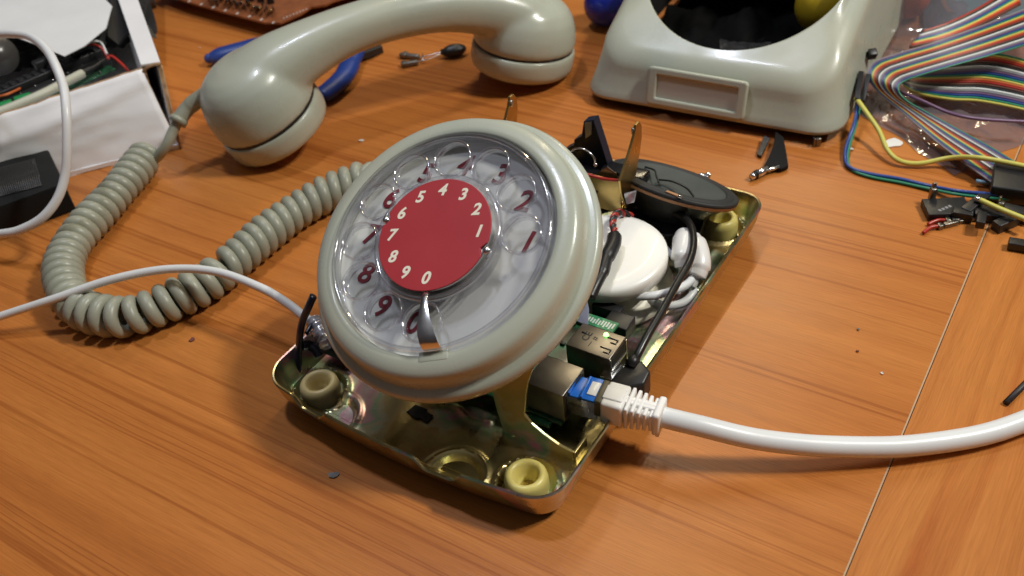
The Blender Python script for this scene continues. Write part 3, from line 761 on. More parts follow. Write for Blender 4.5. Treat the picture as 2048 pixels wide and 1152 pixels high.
# ------------------------------------------------------------------ handset
yaw = .305; H_ = V((math.cos(yaw), math.sin(yaw), 0)); SV = V((-H_.y, H_.x, 0)); HO = V((-12.3, 51.2, 0))
RH = Matrix(((H_.x, SV.x, 0), (H_.y, SV.y, 0), (0, 0, 1)))
hand = thing('handset', 'grey-green telephone handset resting on both caps behind the dial', 'telephone handset', HO, RH)
def cap_T(c, m):      # frame with +z along -m (up out of the cap), origin at the cap's bottom centre
    return Tz(c, -V(m), (0, 1, 0))
cL, mL = V((0, 0, 1.00)), V((.320, 0, -.947)).normalized()
cR, mR = V((15.54, 0, .66)), V((-.213, 0, -.977)).normalized()
def loft(mb, secs, n=40):
    vs = []; fs = []
    for i, (p, rz, rs) in enumerate(secs):
        a = secs[max(0, i - 1)][0]; b_ = secs[min(len(secs) - 1, i + 1)][0]; t = (b_ - a).normalized(); up = V((0, 1, 0)).cross(t).normalized() * -1
        if up.z < 0: up = -up
        for k in range(n):
            an = 2 * PI * k / n; ca, sa = math.cos(an), math.sin(an)
            q = .86; ca = math.copysign(abs(ca) ** q, ca); sa = math.copysign(abs(sa) ** q, sa)
            vs.append(p + up * rz * sa + V((0, 1, 0)) * rs * ca)
    for i in range(len(secs) - 1):
        for k in range(n): fs.append([i * n + k, i * n + (k + 1) % n, (i + 1) * n + (k + 1) % n, (i + 1) * n + k])
    fs.append(list(range(n))[::-1]); fs.append([(len(secs) - 1) * n + k for k in range(n)])
    mb.add(vs, fs)
mb = MB()
TL, TR = cap_T(cL, mL), cap_T(cR, mR)
cupL = [(0, 1.52), (3.12, 1.52), (3.20, 1.62), (3.22, 2.1), (3.16, 2.9), (3.02, 3.5), (2.8, 4.1), (2.4, 4.6), (1.8, 4.95), (.9, 5.15), (0, 5.2)]
cupR = [(0, 1.50), (3.12, 1.50), (3.20, 1.60), (3.22, 2.0), (3.12, 2.7), (2.9, 3.35), (2.5, 3.95), (2.0, 4.3), (1.2, 4.6), (.6, 4.68), (0, 4.7)]
mb.lathe(cupL, 64, TL); mb.lathe(cupR, 64, TR)
K = [((-1.7, 3.9), 1.8, 2.55), ((-.5, 4.42), 1.85, 2.4), ((.9, 4.92), 1.82, 2.12), ((2.3, 5.36), 1.62, 1.82), ((3.9, 5.74), 1.44, 1.56), ((5.6, 5.98), 1.33, 1.42), ((7.5, 6.05), 1.30, 1.36), ((9.5, 5.95), 1.32, 1.38), ((11.2, 5.72), 1.38, 1.46), ((12.8, 5.32), 1.52, 1.66), ((14.2, 4.84), 1.68, 2.0), ((15.4, 4.3), 1.7, 2.3), ((16.0, 3.9), 1.7, 2.4)]
cen = spl([V((a, b_, c_)) for (a, b_), c_, d in K], 5); wid = spl([V((a, 0, d)) for (a, b_), c_, d in K], 5)
loft(mb, [(V((p.x, 0, p.y)), p.z, w.z) for p, w in zip(cen, wid)])
# blend the pieces into one moulded body
me = bpy.data.meshes.new('tmp'); me.from_pydata([tuple(v) for v in mb.v], [], mb.f); me.update()
bmx = bmesh.new(); bmx.from_mesh(me); bmesh.ops.remove_doubles(bmx, verts=bmx.verts[:], dist=1e-4); bmesh.ops.recalc_face_normals(bmx, faces=bmx.faces[:]); bmx.to_mesh(me); bmx.free()
to = bpy.data.objects.new('tmp', me); COL.objects.link(to)
md = to.modifiers.new('r', 'REMESH'); md.mode = 'VOXEL'; md.voxel_size = .13; md.use_smooth_shade = True
md = to.modifiers.new('s', 'SMOOTH'); md.factor = .5; md.iterations = 22
me2 = bpy.data.meshes.new_from_object(to.evaluated_get(bpy.context.evaluated_depsgraph_get()))
bpy.data.objects.remove(to)
mb = MB(); mb.mesh(me2, True); obj('body', mb, ABS, hand, local=True)
for T in (TL, TR):
    mb = MB(); mb.lathe([(0, .12), (2.0, .08), (2.75, 0.0), (3.0, .02), (3.14, .16), (3.22, .5), (3.25, 1.05), (3.22, 1.34), (3.16, 1.43), (0, 1.44)], 80, T); obj('cap', mb, ABS, hand, local=True)
    mb = MB(); mb.lathe([(3.10, 1.40), (3.10, 1.60)], 64, T); obj('seam', mb, BLACK, hand, local=True)
# entry ring of the cord on the end of the body
ce = RH.inverted() @ (at(437, 238, 2.9) - HO)
Tq = Tz(V((-3.02, -1.15, 3.0)), V((-.80, -.60, .10)), (0, 0, 1))
mb = MB(); mb.lathe([(.80, -.3), (.82, .02), (.86, .05), (.90, .02), (.92, -.3)], 48, Tq); obj('end_ring', mb, ABS, hand, local=True)

# ------------------------------------------------------------------ coiled cord
cord = thing('coiled_cord', 'grey-green coiled telephone cord looping on the desk left of the dial', 'coiled cord', at(150, 560, 0))
p0 = at(424, 186, 4.35)
mb = MB(); mb.tube(spl([at(428, 184, 4.3), at(405, 194, 4.05), at(378, 214, 3.6), at(357, 240, 3.1)]), [.50] * 8 + [.47] * 8 + [.44] * 9, 18); mb.tube([at(359, 237, 3.15), at(354, 246, 3.0)], .52, 18)
obj('strain_relief', mb, CORD, cord)
mb = MB()
mb.tube(spl([at(358, 239, 3.1), at(346, 262, 2.6), at(336, 285, 2.1), at(324, 303, 1.6), at(312, 316, 1.1), at(300, 322, .8)]), .30, 16)
cl = spl([at(292, 312, 1.0), at(262, 350, 1.0), at(222, 398, 1.0), at(178, 445, 1.0), at(142, 492, 1.0), at(126, 540, 1.0), at(136, 585, 1.0), at(165, 618, 1.0), at(215, 632, 1.0), at(262, 632, 1.0), at(318, 612, 1.0), at(370, 588, 1.0),
          at(420, 560, 1.0), at(470, 520, 1.0), at(530, 468, 1.0), at(590, 424, 1.0), at(640, 394, 1.0), at(690, 372, 1.0), at(735, 358, 1.0), at(790, 380, 1.0), at(840, 430, 1.0)], 14)
# arc length
L_ = [0]
for a, b_ in zip(cl[:-1], cl[1:]): L_.append(L_[-1] + (b_ - a).length)
tot = L_[-1]
def pal(s):
    import bisect
    i = min(len(cl) - 2, max(0, bisect.bisect(L_, s) - 1)); t = (s - L_[i]) / max(1e-6, L_[i + 1] - L_[i]); return cl[i].lerp(cl[i + 1], t), (cl[min(i + 2, len(cl) - 1)] - cl[max(0, i - 1)]).normalized()
def pitch(s):
    x = s / tot
    loose = math.exp(-((x - .47) / .075) ** 2) + .5 * math.exp(-((x - .80) / .06) ** 2)
    return .655 + .10 * loose
pth = []; s_ = 0; a = 0; STEP = 18
while s_ < tot:
    p, t = pal(s_); sd_ = V((-t.y, t.x, 0)).normalized()
    rr = .69 + .03 * math.sin(s_ * 1.3)
    dirn = 1 if s_ / tot < .60 else -1
    pth.append(p + sd_ * math.cos(a) * rr + ZV * (math.sin(a) * rr) + t * (.10 * math.cos(a)))
    pp = pitch(s_); s_ += pp / STEP; a += 2 * PI / STEP * dirn
mb.tube(pth, .335, 10)
obj('coil', mb, CORD, cord)

# ------------------------------------------------------------------ phone housing
HE = EV.copy(); EV2 = V((math.cos(-.60), math.sin(-.60), 0)); NV2 = V((-EV2.y, EV2.x, 0))
RS = Matrix(((EV2.x, NV2.x, 0), (EV2.y, NV2.y, 0), (0, 0, 1)))
SO = at(1165, 190, .6) - EV2 * .15; SO.z = 0
SW, SL = 15.2, 20.6
shell = thing('telephone_housing', 'empty grey-green telephone cover with round opening and label window', 'telephone housing', SO, RS)
def shell_ring(ins, zf, r, nf=12, y0=0):
    w0, w1 = ins, SW - ins; v0_, v1_ = ins + y0, SL - ins; out = []
    for cx, cy, a in ((w1 - r, v1_ - r, 0), (w0 + r, v1_ - r, PI / 2), (w0 + r, v0_ + r, PI), (w1 - r, v0_ + r, 1.5 * PI)):
        for k in range(nf + 1):
            x = cx + r * math.cos(a + PI / 2 * k / nf); y = cy + r * math.sin(a + PI / 2 * k / nf); out.append(V((x, y, 0)))
    for p in out: p.z = zf(p.x, p.y)
    return out
def dens(ring, N=128):
    Ls = [0]; P_ = ring + [ring[0]]
    for a, b_ in zip(P_[:-1], P_[1:]): Ls.append(Ls[-1] + (b_ - a).length)
    out = []; 
    for k in range(N):
        s = Ls[-1] * k / N; i = 0
        while Ls[i + 1] < s: i += 1
        out.append(P_[i].lerp(P_[i + 1], (s - Ls[i]) / max(1e-9, Ls[i + 1] - Ls[i])))
    return out
SLP = math.tan(R(28.4))
def top(x, y): 
    z = 3.15 + SLP * (y - .9); 
    return min(z, 3.15 + SLP * (14.2 - .9) - .10 * max(0, y - 14.2)) if y > 14.2 else z
NN = 160
def prm(p):  # ease
    return p
rings = []
rings.append(dens(shell_ring(.0, lambda x, y: .62, 1.7), NN))
rings.append(dens(shell_ring(.03, lambda x, y: .80, 1.7), NN))
for t in (.25, .5, .75, .9): rings.append(dens(shell_ring(.03 + .65 * t, lambda x, y, t=t: .8 + (top(x, y) - .75 - .8) * t, 1.75), NN))
for k in range(1, 8):
    a = PI / 2 * k / 7
    rings.append(dens(shell_ring(.66 + 1.0 * (1 - math.cos(a)), lambda x, y, a=a: top(x, y) - .78 * (1 - math.sin(a)), 1.9 - .2 * k / 7), NN))
# circle of the opening
hc = V((SW / 2, 7.55, 0)); hr = 6.0
last = rings[-1]; cr_ = []
for p in last:
    an = math.atan2((p.y - hc.y) , p.x - hc.x)
    x = hc.x + hr * math.cos(an); y = hc.y + hr * .93 * math.sin(an); cr_.append(V((x, y, top(x, y) + .02)))
mid = [p.lerp(q, .5) for p, q in zip(last, cr_)]
for p in mid: p.z = top(p.x, p.y)
near = [p.lerp(q, .94) for p, q in zip(last, cr_)]
for p in near: p.z = top(p.x, p.y) + .02
rings += [mid, near, cr_]
mb = MB(); allv = [p for r_ in rings for p in r_]; fs = []
for i in range(len(rings) - 1):
    for k in range(NN): fs.append([i * NN + k, i * NN + (k + 1) % NN, (i + 1) * NN + (k + 1) % NN, (i + 1) * NN + k])
mb.add(allv, fs)
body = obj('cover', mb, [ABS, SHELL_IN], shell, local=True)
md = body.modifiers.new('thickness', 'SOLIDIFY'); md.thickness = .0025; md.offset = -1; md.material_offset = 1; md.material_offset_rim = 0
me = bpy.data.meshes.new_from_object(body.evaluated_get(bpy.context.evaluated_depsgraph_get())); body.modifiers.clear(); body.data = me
# label window on the front face: placed on the sloping face
def shf(px, py, off=0.0):
    # the front face as a plane through the measured ring heights
    n = V((0, -1, .30)).normalized(); o = V((0, .03, .8)); nW = RS @ n; oW = SO + RS @ o + nW * off
    d = ray(px, py); c = V((0, 0, CH)); t = (oW - c).dot(nW) / d.dot(nW); return c + d * t
tl, tr_, br, bl_ = shf(1303, 130), shf(1499, 164), shf(1489, 240), shf(1294, 205)
nF = RS @ V((0, -1, .30)).normalized()
cx = (tl + tr_ + br + bl_) / 4; xa = (tr_ - tl + br - bl_).normalized(); w_ = ((tr_ - tl).length + (br - bl_).length) / 2; h_ = ((tl - bl_).length + (tr_ - br).length) / 2
ya = nF.cross(xa).normalized()
Tf = Matrix(((xa.x, ya.x, nF.x, cx.x), (xa.y, ya.y, nF.y, cx.y), (xa.z, ya.z, nF.z, cx.z), (0, 0, 0, 1)))
mb = MB(); mb.plate(rrect(-w_ / 2, -h_ / 2, w_ / 2, h_ / 2, .25), [rrect(-w_ / 2 + .52, -h_ / 2 + .42, w_ / 2 - .52, h_ / 2 - .42, .06)], .10, .36, .10, T=Tf)
mb.plate(rrect(-w_ / 2 - .22, -h_ / 2 - .16, w_ / 2 - .2, h_ / 2 - .05, .3), [rrect(-w_ / 2 + .5, -h_ / 2 + .4, w_ / 2 - .5, h_ / 2 - .4, .06)], .0, .16, .05, T=Tf)
fr = obj('label_window', mb, ABS, shell, auto=35)
mb = MB(); mb.plate(rrect(-w_ / 2 + .50, -h_ / 2 + .40, w_ / 2 - .50, h_ / 2 - .40, .06), (), .12, .02, T=Tf); obj('blank_card', mb, PAPERG, fr)
# dark crumpled stuff and the yellow ball inside the housing
def crumple(mb, cx, cy, w, d, z0, amp, ang, n=60, seed=0, sc_=.5, edge=.15, m=None, zf=None):
    vs = []; fs = []; ca, sa = math.cos(ang), math.sin(ang)
    for j in range(n + 1):
        for i in range(n + 1):
            a = (i / n - .5) * w; b_ = (j / n - .5) * d
            q = V((a * sc_ + seed, b_ * sc_, seed * 2)); h = abs(noise.noise(q)) * 1.3 + .5 * abs(noise.noise(q * 2.7)) + .22 * abs(noise.noise(q * 6))
            a += noise.noise(V((b_ * .6, seed, 1))) * edge * 4; b_ += noise.noise(V((a * .6, seed, 5))) * edge * 4
            vs.append((cx + a * ca - b_ * sa, cy + a * sa + b_ * ca, z0 + amp * h + (zf(i / n, j / n) if zf else 0)))
    for j in range(n):
        for i in range(n): k = j * (n + 1) + i; fs.append([k, k + 1, k + n + 2, k + n + 1])
    mb.add(vs, fs, True, m)
mb = MB(); c_ = SO + RS @ V((7.5, 9, 0)); c_ = SO + RS @ V((7.5, 10.2, 0)); crumple(mb, c_.x, c_.y, 13.6, 19.0, .05, 1.1, -.60, seed=3, sc_=.35, edge=.01)
one('black_sheet', mb, mat('black_liner', (.003, .003, .003), .8, spec=.1), 'crumpled black plastic sheet lying inside the telephone housing', 'plastic sheet', c_)
mb = MB(); c_ = SO + RS @ V((8.2, 6.0, 0)); crumple(mb, c_.x, c_.y, 3.0, 2.4, 1.6, .4, -.3, n=40, seed=9, sc_=.5, edge=.08)
one('clear_wrap', mb, BAG_D, 'dim clear wrap on the black sheet in the housing', 'plastic wrap', c_)
yb_ = at(1650, 12, 3.3); mb = MB(); mb.ball(yb_, 1.75, seg=40)
one('yellow_ball', mb, BALLY, 'smooth yellow ball inside the housing opening', 'ball', yb_)
bb_ = at(1212, 8, 1.5); mb = MB(); mb.ball(bb_, 1.5, seg=40)
one('blue_ball', mb, BALLB, 'dark blue ball behind the left side of the telephone housing', 'ball', bb_)
ob_ = at(1812, -12, 1.6); mb = MB(); mb.ball(ob_, 1.55, seg=40)
one('orange_ball', mb, BALLO, 'orange ball under the clear bag right of the housing', 'ball', ob_)

# ------------------------------------------------------------------ cardboard box with its contents
box = thing('cardboard_box', 'open white cardboard box with torn brown edges at the left', 'box', at(200, 250, 0))
BH = 4.6
fb = [at(361, 297, 0), at(145, 352, 0)]; dF = (fb[1] - fb[0]).normalized(); far_l = fb[0] + dF * 22
tp = [at(284, 137, BH), at(0, 232, BH - .3)]; dT = (tp[1] - tp[0]).normalized()
nf = 60; vs = []; fs = []
for i in range(nf + 1):
    t = i / nf; b_ = fb[0] + dF * 22 * t; q = tp[0] + dT * 22 * t
    for j in range(21):
        s = j / 20; p = b_.lerp(q, s); out = V((dF.y, -dF.x, 0)); out = out if out.y < 0 else -out
        p = p + out * (.22 * math.sin(s * PI) + .24 * noise.noise(V((t * 6, s * 2.2, 1))) + .07 * noise.noise(V((t * 16, s * 7, 4))) + .20 * max(0, math.sin(s * 9 + t * 4)) ** 3 * s)
        if j == 20: p.z += .12 * noise.noise(V((t * 26, 2, 2)))
        vs.append(p)
for i in range(nf):
    for j in range(20): k = i * 21 + j; fs.append([k, k + 21, k + 22, k + 1])
def thick(vs, fs, off, mb, m0=0, m1=0, mr=1, edge=None):
    n = len(vs); mb.add(list(vs) + [p + off for p in vs], [list(f) for f in fs], True, m0) if False else None
    o = len(mb.v); mb.v += [V(p) for p in vs] + [V(p) + off for p in vs]
    for f in fs: mb.f.append([i + o for i in f]); mb.sm.append(True); mb.mi.append(m0)
    for f in fs: mb.f.append([i + o + n for i in f][::-1]); mb.sm.append(True); mb.mi.append(m1)
    # rim
    from collections import Counter
    ed = Counter()
    for f in fs:
        for a, b_ in zip(f, f[1:] + f[:1]): ed[(min(a, b_), max(a, b_))] += 1
    for (a, b_), c in ed.items():
        if c == 1: mb.f.append([a + o, b_ + o, b_ + o + n, a + o + n]); mb.sm.append(False); mb.mi.append(mr)
mb = MB(); inn = V((-dF.y, dF.x, 0)); inn = inn if inn.y > 0 else -inn
thick(vs, fs, inn * .22, mb); obj('front_panel', mb, [CARD, CARD_E], box)
# right end: two skins with a dark gap between them
wd = (at(274, 0, BH) - at(320, 127, BH)).normalized()
def wall(b0, t0, length, off, mats_, nm, bulge=0):
    vs = []; fs = []; n = 16
    for i in range(n + 1):
        t = i / n
        for j in range(7):
            s = j / 6; p = (b0 + wd * length * t).lerp(t0 + wd * length * t, s); p = p + V((wd.y, -wd.x, 0)) * bulge * math.sin(s * PI); vs.append(p)
    for i in range(n):
        for j in range(6): k = i * 7 + j; fs.append([k, k + 7, k + 8, k + 1])
    mb = MB(); thick(vs, fs, off, mb); return obj(nm, mb, mats_, box)
ow = V((-wd.y, wd.x, 0)); ow = ow if ow.x < 0 else -ow     # towards the inside
wall(at(361, 297, 0), at(322, 128, BH), 26, ow * .2, [CARD, CARD_E], 'end_panel')
wall(at(361, 297, 0) + ow * .9 + inn * .5, at(322, 128, BH) + ow * .95 + inn * .7, 26, ow * .2, [CARD, CARD_E], 'inner_flap')
# the folded top that bridges the two skins
t0 = at(322, 128, BH + .03)
mb = MB(); q = [t0, t0 + ow * 1.15 + inn * .35, t0 + ow * 1.3 + wd * 26, t0 + wd * 26 - ow * .05]; mb.prism(q, (0, 0, .16), .04); obj('top_fold', mb, CARD, box)
mb = MB(); mb.tube(spl([t0 + V((0, -.05, .02)), t0 + ow * .35 + V((0, -.12, .12)), t0 + ow * .8 + V((0, -.1, .05)), t0 + ow * 1.2 + V((0, .1, -.25))]), .10, 8); mb.tube([at(361, 297, .05), at(322, 130, BH - .1)], .07, 6); obj('torn_edge', mb, CARD_E, box)
mb = MB(); q = fb[0]; mb.prism([q + ZV * .3, far_l + ZV * .3, far_l + wd * 26 + ZV * .3, q + wd * 26 + ZV * .3], (0, 0, -.25)); obj('bottom', mb, CARD, box)
mb = MB(); q = fb[0] + wd * 25.5; mb.prism([q, far_l + wd * 25.5, far_l + wd * 25.5 + ZV * 4.5, q + ZV * 4.5], wd * .3); obj('back_panel', mb, CARD, box)
mb = MB(); mb.prism([far_l, far_l + wd * 25.5, far_l + wd * 25.5 + ZV * 4.5, far_l + ZV * 4.2], dF * .3); obj('far_panel', mb, CARD, box)
# contents
_at = at
def at(px, py, z=0.0): return _at(px, py, z - .9 if z > 2 else z)
mb = MB(); ctrx = at(90, 60, 2.0); crumple(mb, ctrx.x - 2, ctrx.y, 20, 13, 1.6, 1.6, .2, seed=14, sc_=.45, edge=.0); one('black_clutter', mb, DARKI, 'tangle of black cable and parts filling the white box', 'clutter', ctrx)
o['kind'] = 'structure'
mod = thing('black_module', 'long black slotted connector strip with green board edge inside the white box', 'electronic module', at(100, 140, 3.5))
mb = MB()
a_, b_ = at(-40, 205, 4.6), at(205, 100, 4.6); d_ = (b_ - a_).normalized(); sdv = V((-d_.y, d_.x, 0)); Ln = (b_ - a_).length
Tq = Matrix(((d_.x, sdv.x, 0, a_.x), (d_.y, sdv.y, 0, a_.y), (0, 0, 1, a_.z), (0, 0, 0, 1)))
mb.box((Ln / 2, .55, -.35), (Ln, .9, .8), .06, Tq); mb.box((Ln / 2, -.55, -.55), (Ln, .7, .5), .05, Tq)
for k in range(int(Ln / .5)): mb.box((.25 + .5 * k, .55, .08), (.26, .7, .14), .02, Tq)
mb.box((Ln - 1.0, .75, .3), (1.6, .5, .6), .06, Tq); mb.box((Ln - 3.6, 1.0, .25), (.9, .6, .7), .06, Tq)
obj('connector_strip', mb, BLACK, mod)
mb = MB(); mb.box((Ln / 2 + 1, -1.25, -.75), (Ln - 2.5, .95, .12), .01, Tq); mb.box((Ln - 1.2, -1.55, -.66), (.1, .25, .35), .02, Tq, m=1); obj('board_edge', mb, [GREEN, TINS], mod)
mb = MB()
for k in range(7): mb.ball((1.2 + k * 1.05, -.55 + .12 * (k % 3), -.28), .055, Tq, seg=8)
obj('solder_joint', mb, CHROME, mod)
mb = MB(); mb.tube(spl([at(-30, 235, 5.0), at(30, 212, 5.0), at(90, 186, 5.0), at(130, 165, 4.9), at(165, 147, 4.8)]), .28, 14); one('grey_cable_end', mb, GREYC, 'cut grey round cable lying along the near edge of the white box', 'cable', at(90, 186, 4.6))
mb = MB(); mb.tube(spl([at(165, 147, 4.8), at(190, 132, 4.7), at(214, 116, 4.6)]), .10, 8); mb.tube(spl([at(214, 118, 4.7), at(222, 112, 4.8), at(240, 125, 4.6), at(258, 143, 4.3)]), .10, 8, m=1)
mb.tube(spl([at(178, 90, 5.2), at(192, 90, 5.3), at(205, 98, 5.1), at(213, 112, 4.8)]), .07, 8, m=1); mb.tube(spl([at(178, 86, 5.3), at(190, 82, 5.5), at(203, 86, 5.3), at(214, 108, 4.9)]), .065, 8, m=2); mb.tube(spl([at(182, 88, 5.2), at(195, 85, 5.3), at(207, 95, 5.1)]), .05, 8, m=3)
one('coloured_wires', mb, [W_K, W_R, W_W, W_G], 'red, white and green thin wires knotted near the box corner', 'wires', at(210, 110, 4.6))
mb = MB(); mb.tube(spl([at(-20, 196, 4.6), at(10, 190, 4.8), at(30, 182, 4.6), at(40, 177, 4.4)]), .08, 8); one('orange_wire', mb, W_O, 'short orange wire at the left edge of the photo in the box', 'wire', at(20, 186, 4.5))
mb = MB(); mb.box((0, 0, 0), (1.0, .5, .4), .08, Matrix.Translation(at(46, 197, 4.4)) @ Matrix.Rotation(.4, 4, 'Z')); mb.box((0, 0, 0), (1.2, .5, .4), .08, Matrix.Translation(at(5, 212, 4.4)) @ Matrix.Rotation(.4, 4, 'Z'))
one('green_terminal', mb, mat('green_terminal', (.01, .26, .07), .4), 'bright green screw terminals beside the cut grey cable', 'terminal block', at(30, 205, 4.2))
mb = MB(); mb.tube(spl([at(196, 62, 5.2), at(193, 78, 4.9), at(186, 95, 4.4)]), [.5] * 8 + [.62] * 9, 20); mb.ball(at(196, 62, 5.2), .5); one('rubber_part', mb, mat('matt_black', (.02, .02, .02), .5), 'rounded black rubber part standing against the white paper', 'rubber part', at(190, 90, 3.5))
mb = MB(); mb.prism([at(*p) for p in ((215, 72, 5.0), (236, 88, 4.6), (262, 60, 4.6), (262, 20, 5.0), (250, -20, 5), (222, -10, 5.6))], (0, 0, -.15), .02); one('dark_flap', mb, BLACK, 'dark plastic flap between white paper and box end', 'plastic flap', at(240, 40, 4))
mb = MB(); pp = [(-60, 78), (0, 66), (22, 70), (80, 92), (128, 112), (168, 92), (212, 56), (224, 12), (208, -4), (60, -40), (-60, -30)]
mb.prism([at(x, y, 5.9) for x, y in pp], (0, 0, -.05), 0); one('white_paper', mb, PAPER, 'sheet of white paper lying across the top of the box', 'paper', at(100, 40, 5.8))
mb = MB(); mb.tube([at(-5, 110, 4.2), at(-5, 112, 5.2)], 1.25, 28); one('dark_cylinder', mb, mat('smoked_plastic', (.06, .055, .05), .25), 'smoky dark round container at the left photo edge inside the box', 'container', at(-5, 110, 4.2))

# adapter
at = _at
ad = thing('power_adapter', 'black ribbed power adapter lying in front of the white box', 'power adapter', at(60, 380, 0))
mb = MB(); mb.prism([at(*p) for p in ((127, 366, 1.9), (94, 294, 1.9), (-120, 350, 1.9), (-90, 445, 1.9))], (0, 0, -1.88), .16, smooth=True); obj('case', mb, mat('adapter_black', (.008, .009, .009), .6, spec=.2, bump=.25, bscale=900), ad, auto=50)
mb = MB()
for k in range(22):
    t = k / 21; a_ = at(-20 + 88 * t, 343 - 24 * t, 1.9); b_ = at(-2 + 84 * t, 395 - 22 * t, 1.9); mb.tube([a_ + ZV * .02, b_ + ZV * .02], .07, 6)
obj('rib', mb, BLACK, ad)
mb = MB(); mb.tube([at(66, 322, 1.93), at(78, 352, 1.93)], .035, 6); obj('mark', mb, W_GY, ad)
mb = MB(); mb.tube(spl([at(-90, 86, 8.6), at(-30, 72, 9.2), at(20, 67, 9.4), at(60, 73, 9.3), at(92, 98, 9.0), at(114, 138, 8.5), at(128, 180, 7.8), at(133, 230, 7.0), at(134, 290, 5.8), at(131, 345, 4.6), at(116, 395, 3.6), at(85, 435, 2.8), at(40, 460, 2.2), at(0, 468, 1.8), at(-60, 474, 1.0), at(-140, 478, .5), at(-140, 478, .24) + V((-8, 0, 0)), at(-140, 478, .24) + V((-22, 4, 0)), at(-140, 478, .24) + V((-50, 2, 0))]), .235, 16)
one('white_round_cable', mb, CABLEW, 'white cable hanging in a loop over the box and the black adapter', 'cable', at(120, 300, 0))

# ------------------------------------------------------------------ brown board, pliers, capacitor lead
bp_ = thing('brown_circuit_board', 'brown circuit board with pins at the top edge behind the handset', 'circuit board', at(520, 20, 0))
mb = MB(); zc = 1.1
out = [(310, -20, zc), (372, 2, zc), (450, 24, zc), (530, 45, zc), (560, 45, zc), (600, 28, zc), (622, 13, zc), (650, 9, zc), (665, 2, zc), (760, -30, zc), (700, -120, zc), (420, -130, zc)]
mb.prism([at(*p) for p in out], (0, 0, -.16)); obj('board', mb, BROWN, bp_)
mb = MB()
for k in range(9): x = 352 + 24 * k; mb.tube([at(x, 2 + 6.1 * k - 4, zc + .02), at(x + 5, 1 + 6.1 * k - 6, zc + .02)], .045, 5)
for k in range(8): x = 566 + 6.5 * k; mb.tube([at(x, 37 - 2.6 * k, zc + .02), at(x + 3, 36 - 2.6 * k, zc + .02)], .035, 5)
obj('silk_print', mb, W_W, bp_)
mb = MB(); random.seed(11)
for k in range(30):
    x = 415 + 4.6 * k; y = -4 + .19 * (x - 415) + random.uniform(-5, 2); mb.tube([at(x, y, zc), at(x, y, zc + .6) + V((random.uniform(-.1, .1), 0, random.uniform(-.1, .3)))], random.uniform(.05, .11), 6, m=random.choice((0, 0, 1)))
for k in range(6): c0 = at(440 + 20 * k, -18 + 3 * k, zc + .35); mb.box(c0, (.5, .5, .7), .05, m=0)
obj('component_leg', mb, [BLACK, BRASSY], bp_)
mb = MB(); random.seed(2)
for du in (0, 1, 2): mb = MB(); mb.tube([at(360 + du * 90, -30 + du * 10, 0), at(360 + du * 90, -30 + du * 10, 1.0)], .2, 8); obj('solder_leg', mb, STEEL, bp_)


pl = thing('pliers', 'blue-handled pliers lying under the telephone handset', 'pliers', at(600, 120, 0))
mb = MB(); mb.tube(spl([at(418, 117, .55), at(470, 103, .6), at(530, 88, .65), at(600, 78, .7), at(680, 80, .7), at(735, 92, .6)], 8), [.30, .42, .5, .55, .57] + [.58] * 20 + [.52] * 8 + [.42] * 8, 16, ell=(.9, 1.25)); mb.ball(at(418, 117, .55), .34); obj('handle', mb, PLIER, pl)
mb = MB(); mb.tube(spl([at(640, 194, .55), at(662, 178, .6), at(688, 152, .65), at(702, 125, .65), at(712, 105, .62)], 8), [.45, .52] + [.56] * 21 + [.5] * 10, 16, ell=(.9, 1.25)); mb.ball(at(640, 194, .55), .45); obj('handle', mb, PLIER, pl)
mb = MB(); mb.prism([at(*p) for p in ((700, 99, .7), (722, 107, .7), (745, 100, .6), (765, 92, .5), (762, 88, .5), (740, 86, .6), (716, 88, .7))], (0, 0, -.5), .08); obj('jaw', mb, mat('jaw_black', (.015, .013, .012), .5), pl)
mb = MB(); mb.ball(at(712, 104, .9), .18); obj('pivot_mark', mb, mat('red_mark', (.4, .02, .01), .5), pl)

lead = thing('capacitor_lead', 'small black sleeved component with two bare legs lying behind the dial', 'component', at(860, 112, 0))
mb = MB(); T = Tz(at(908, 100, .42), ZV) ; mb.ball((0, 0, 0), .85, Matrix.Translation(at(908, 101, .45)) @ Matrix.Rotation(.15, 4, 'Z'), sc3=(1, .55, .5)); mb.tube([at(882, 104, .4), at(893, 103, .4)], .2, 10); obj('sleeve', mb, mat('sleeve_black', (.012, .013, .013), .35, bump=.8, bscale=500), lead)
mb = MB(); mb.tube(spl([at(884, 103, .38), at(862, 110, .3), at(838, 115, .2)]), .045, 6); mb.tube(spl([at(884, 106, .38), at(862, 116, .3), at(836, 124, .15)]), .045, 6); mb.tube([at(845, 108, .25), at(846, 122, .25)], .05, 6); obj('leg', mb, STEEL, lead)
for (a_, b_) in (((838, 114), (800, 110)), ((836, 124), (802, 130))):
    mb = MB(); A_, B_ = at(*a_, .2), at(*b_, .2); dd = (A_ - B_).normalized(); Tq = Tm((A_ + B_) / 2, dd, V((-dd.y, dd.x, 0))); mb.box((0, 0, 0), ((A_ - B_).length, .34, .3), .08, Tq); mb.box((-.35, 0, .1), (.3, .5, .2), .05, Tq); obj('crimp', mb, mat('crimp_grey', (.22, .21, .19), .4, .8), lead)

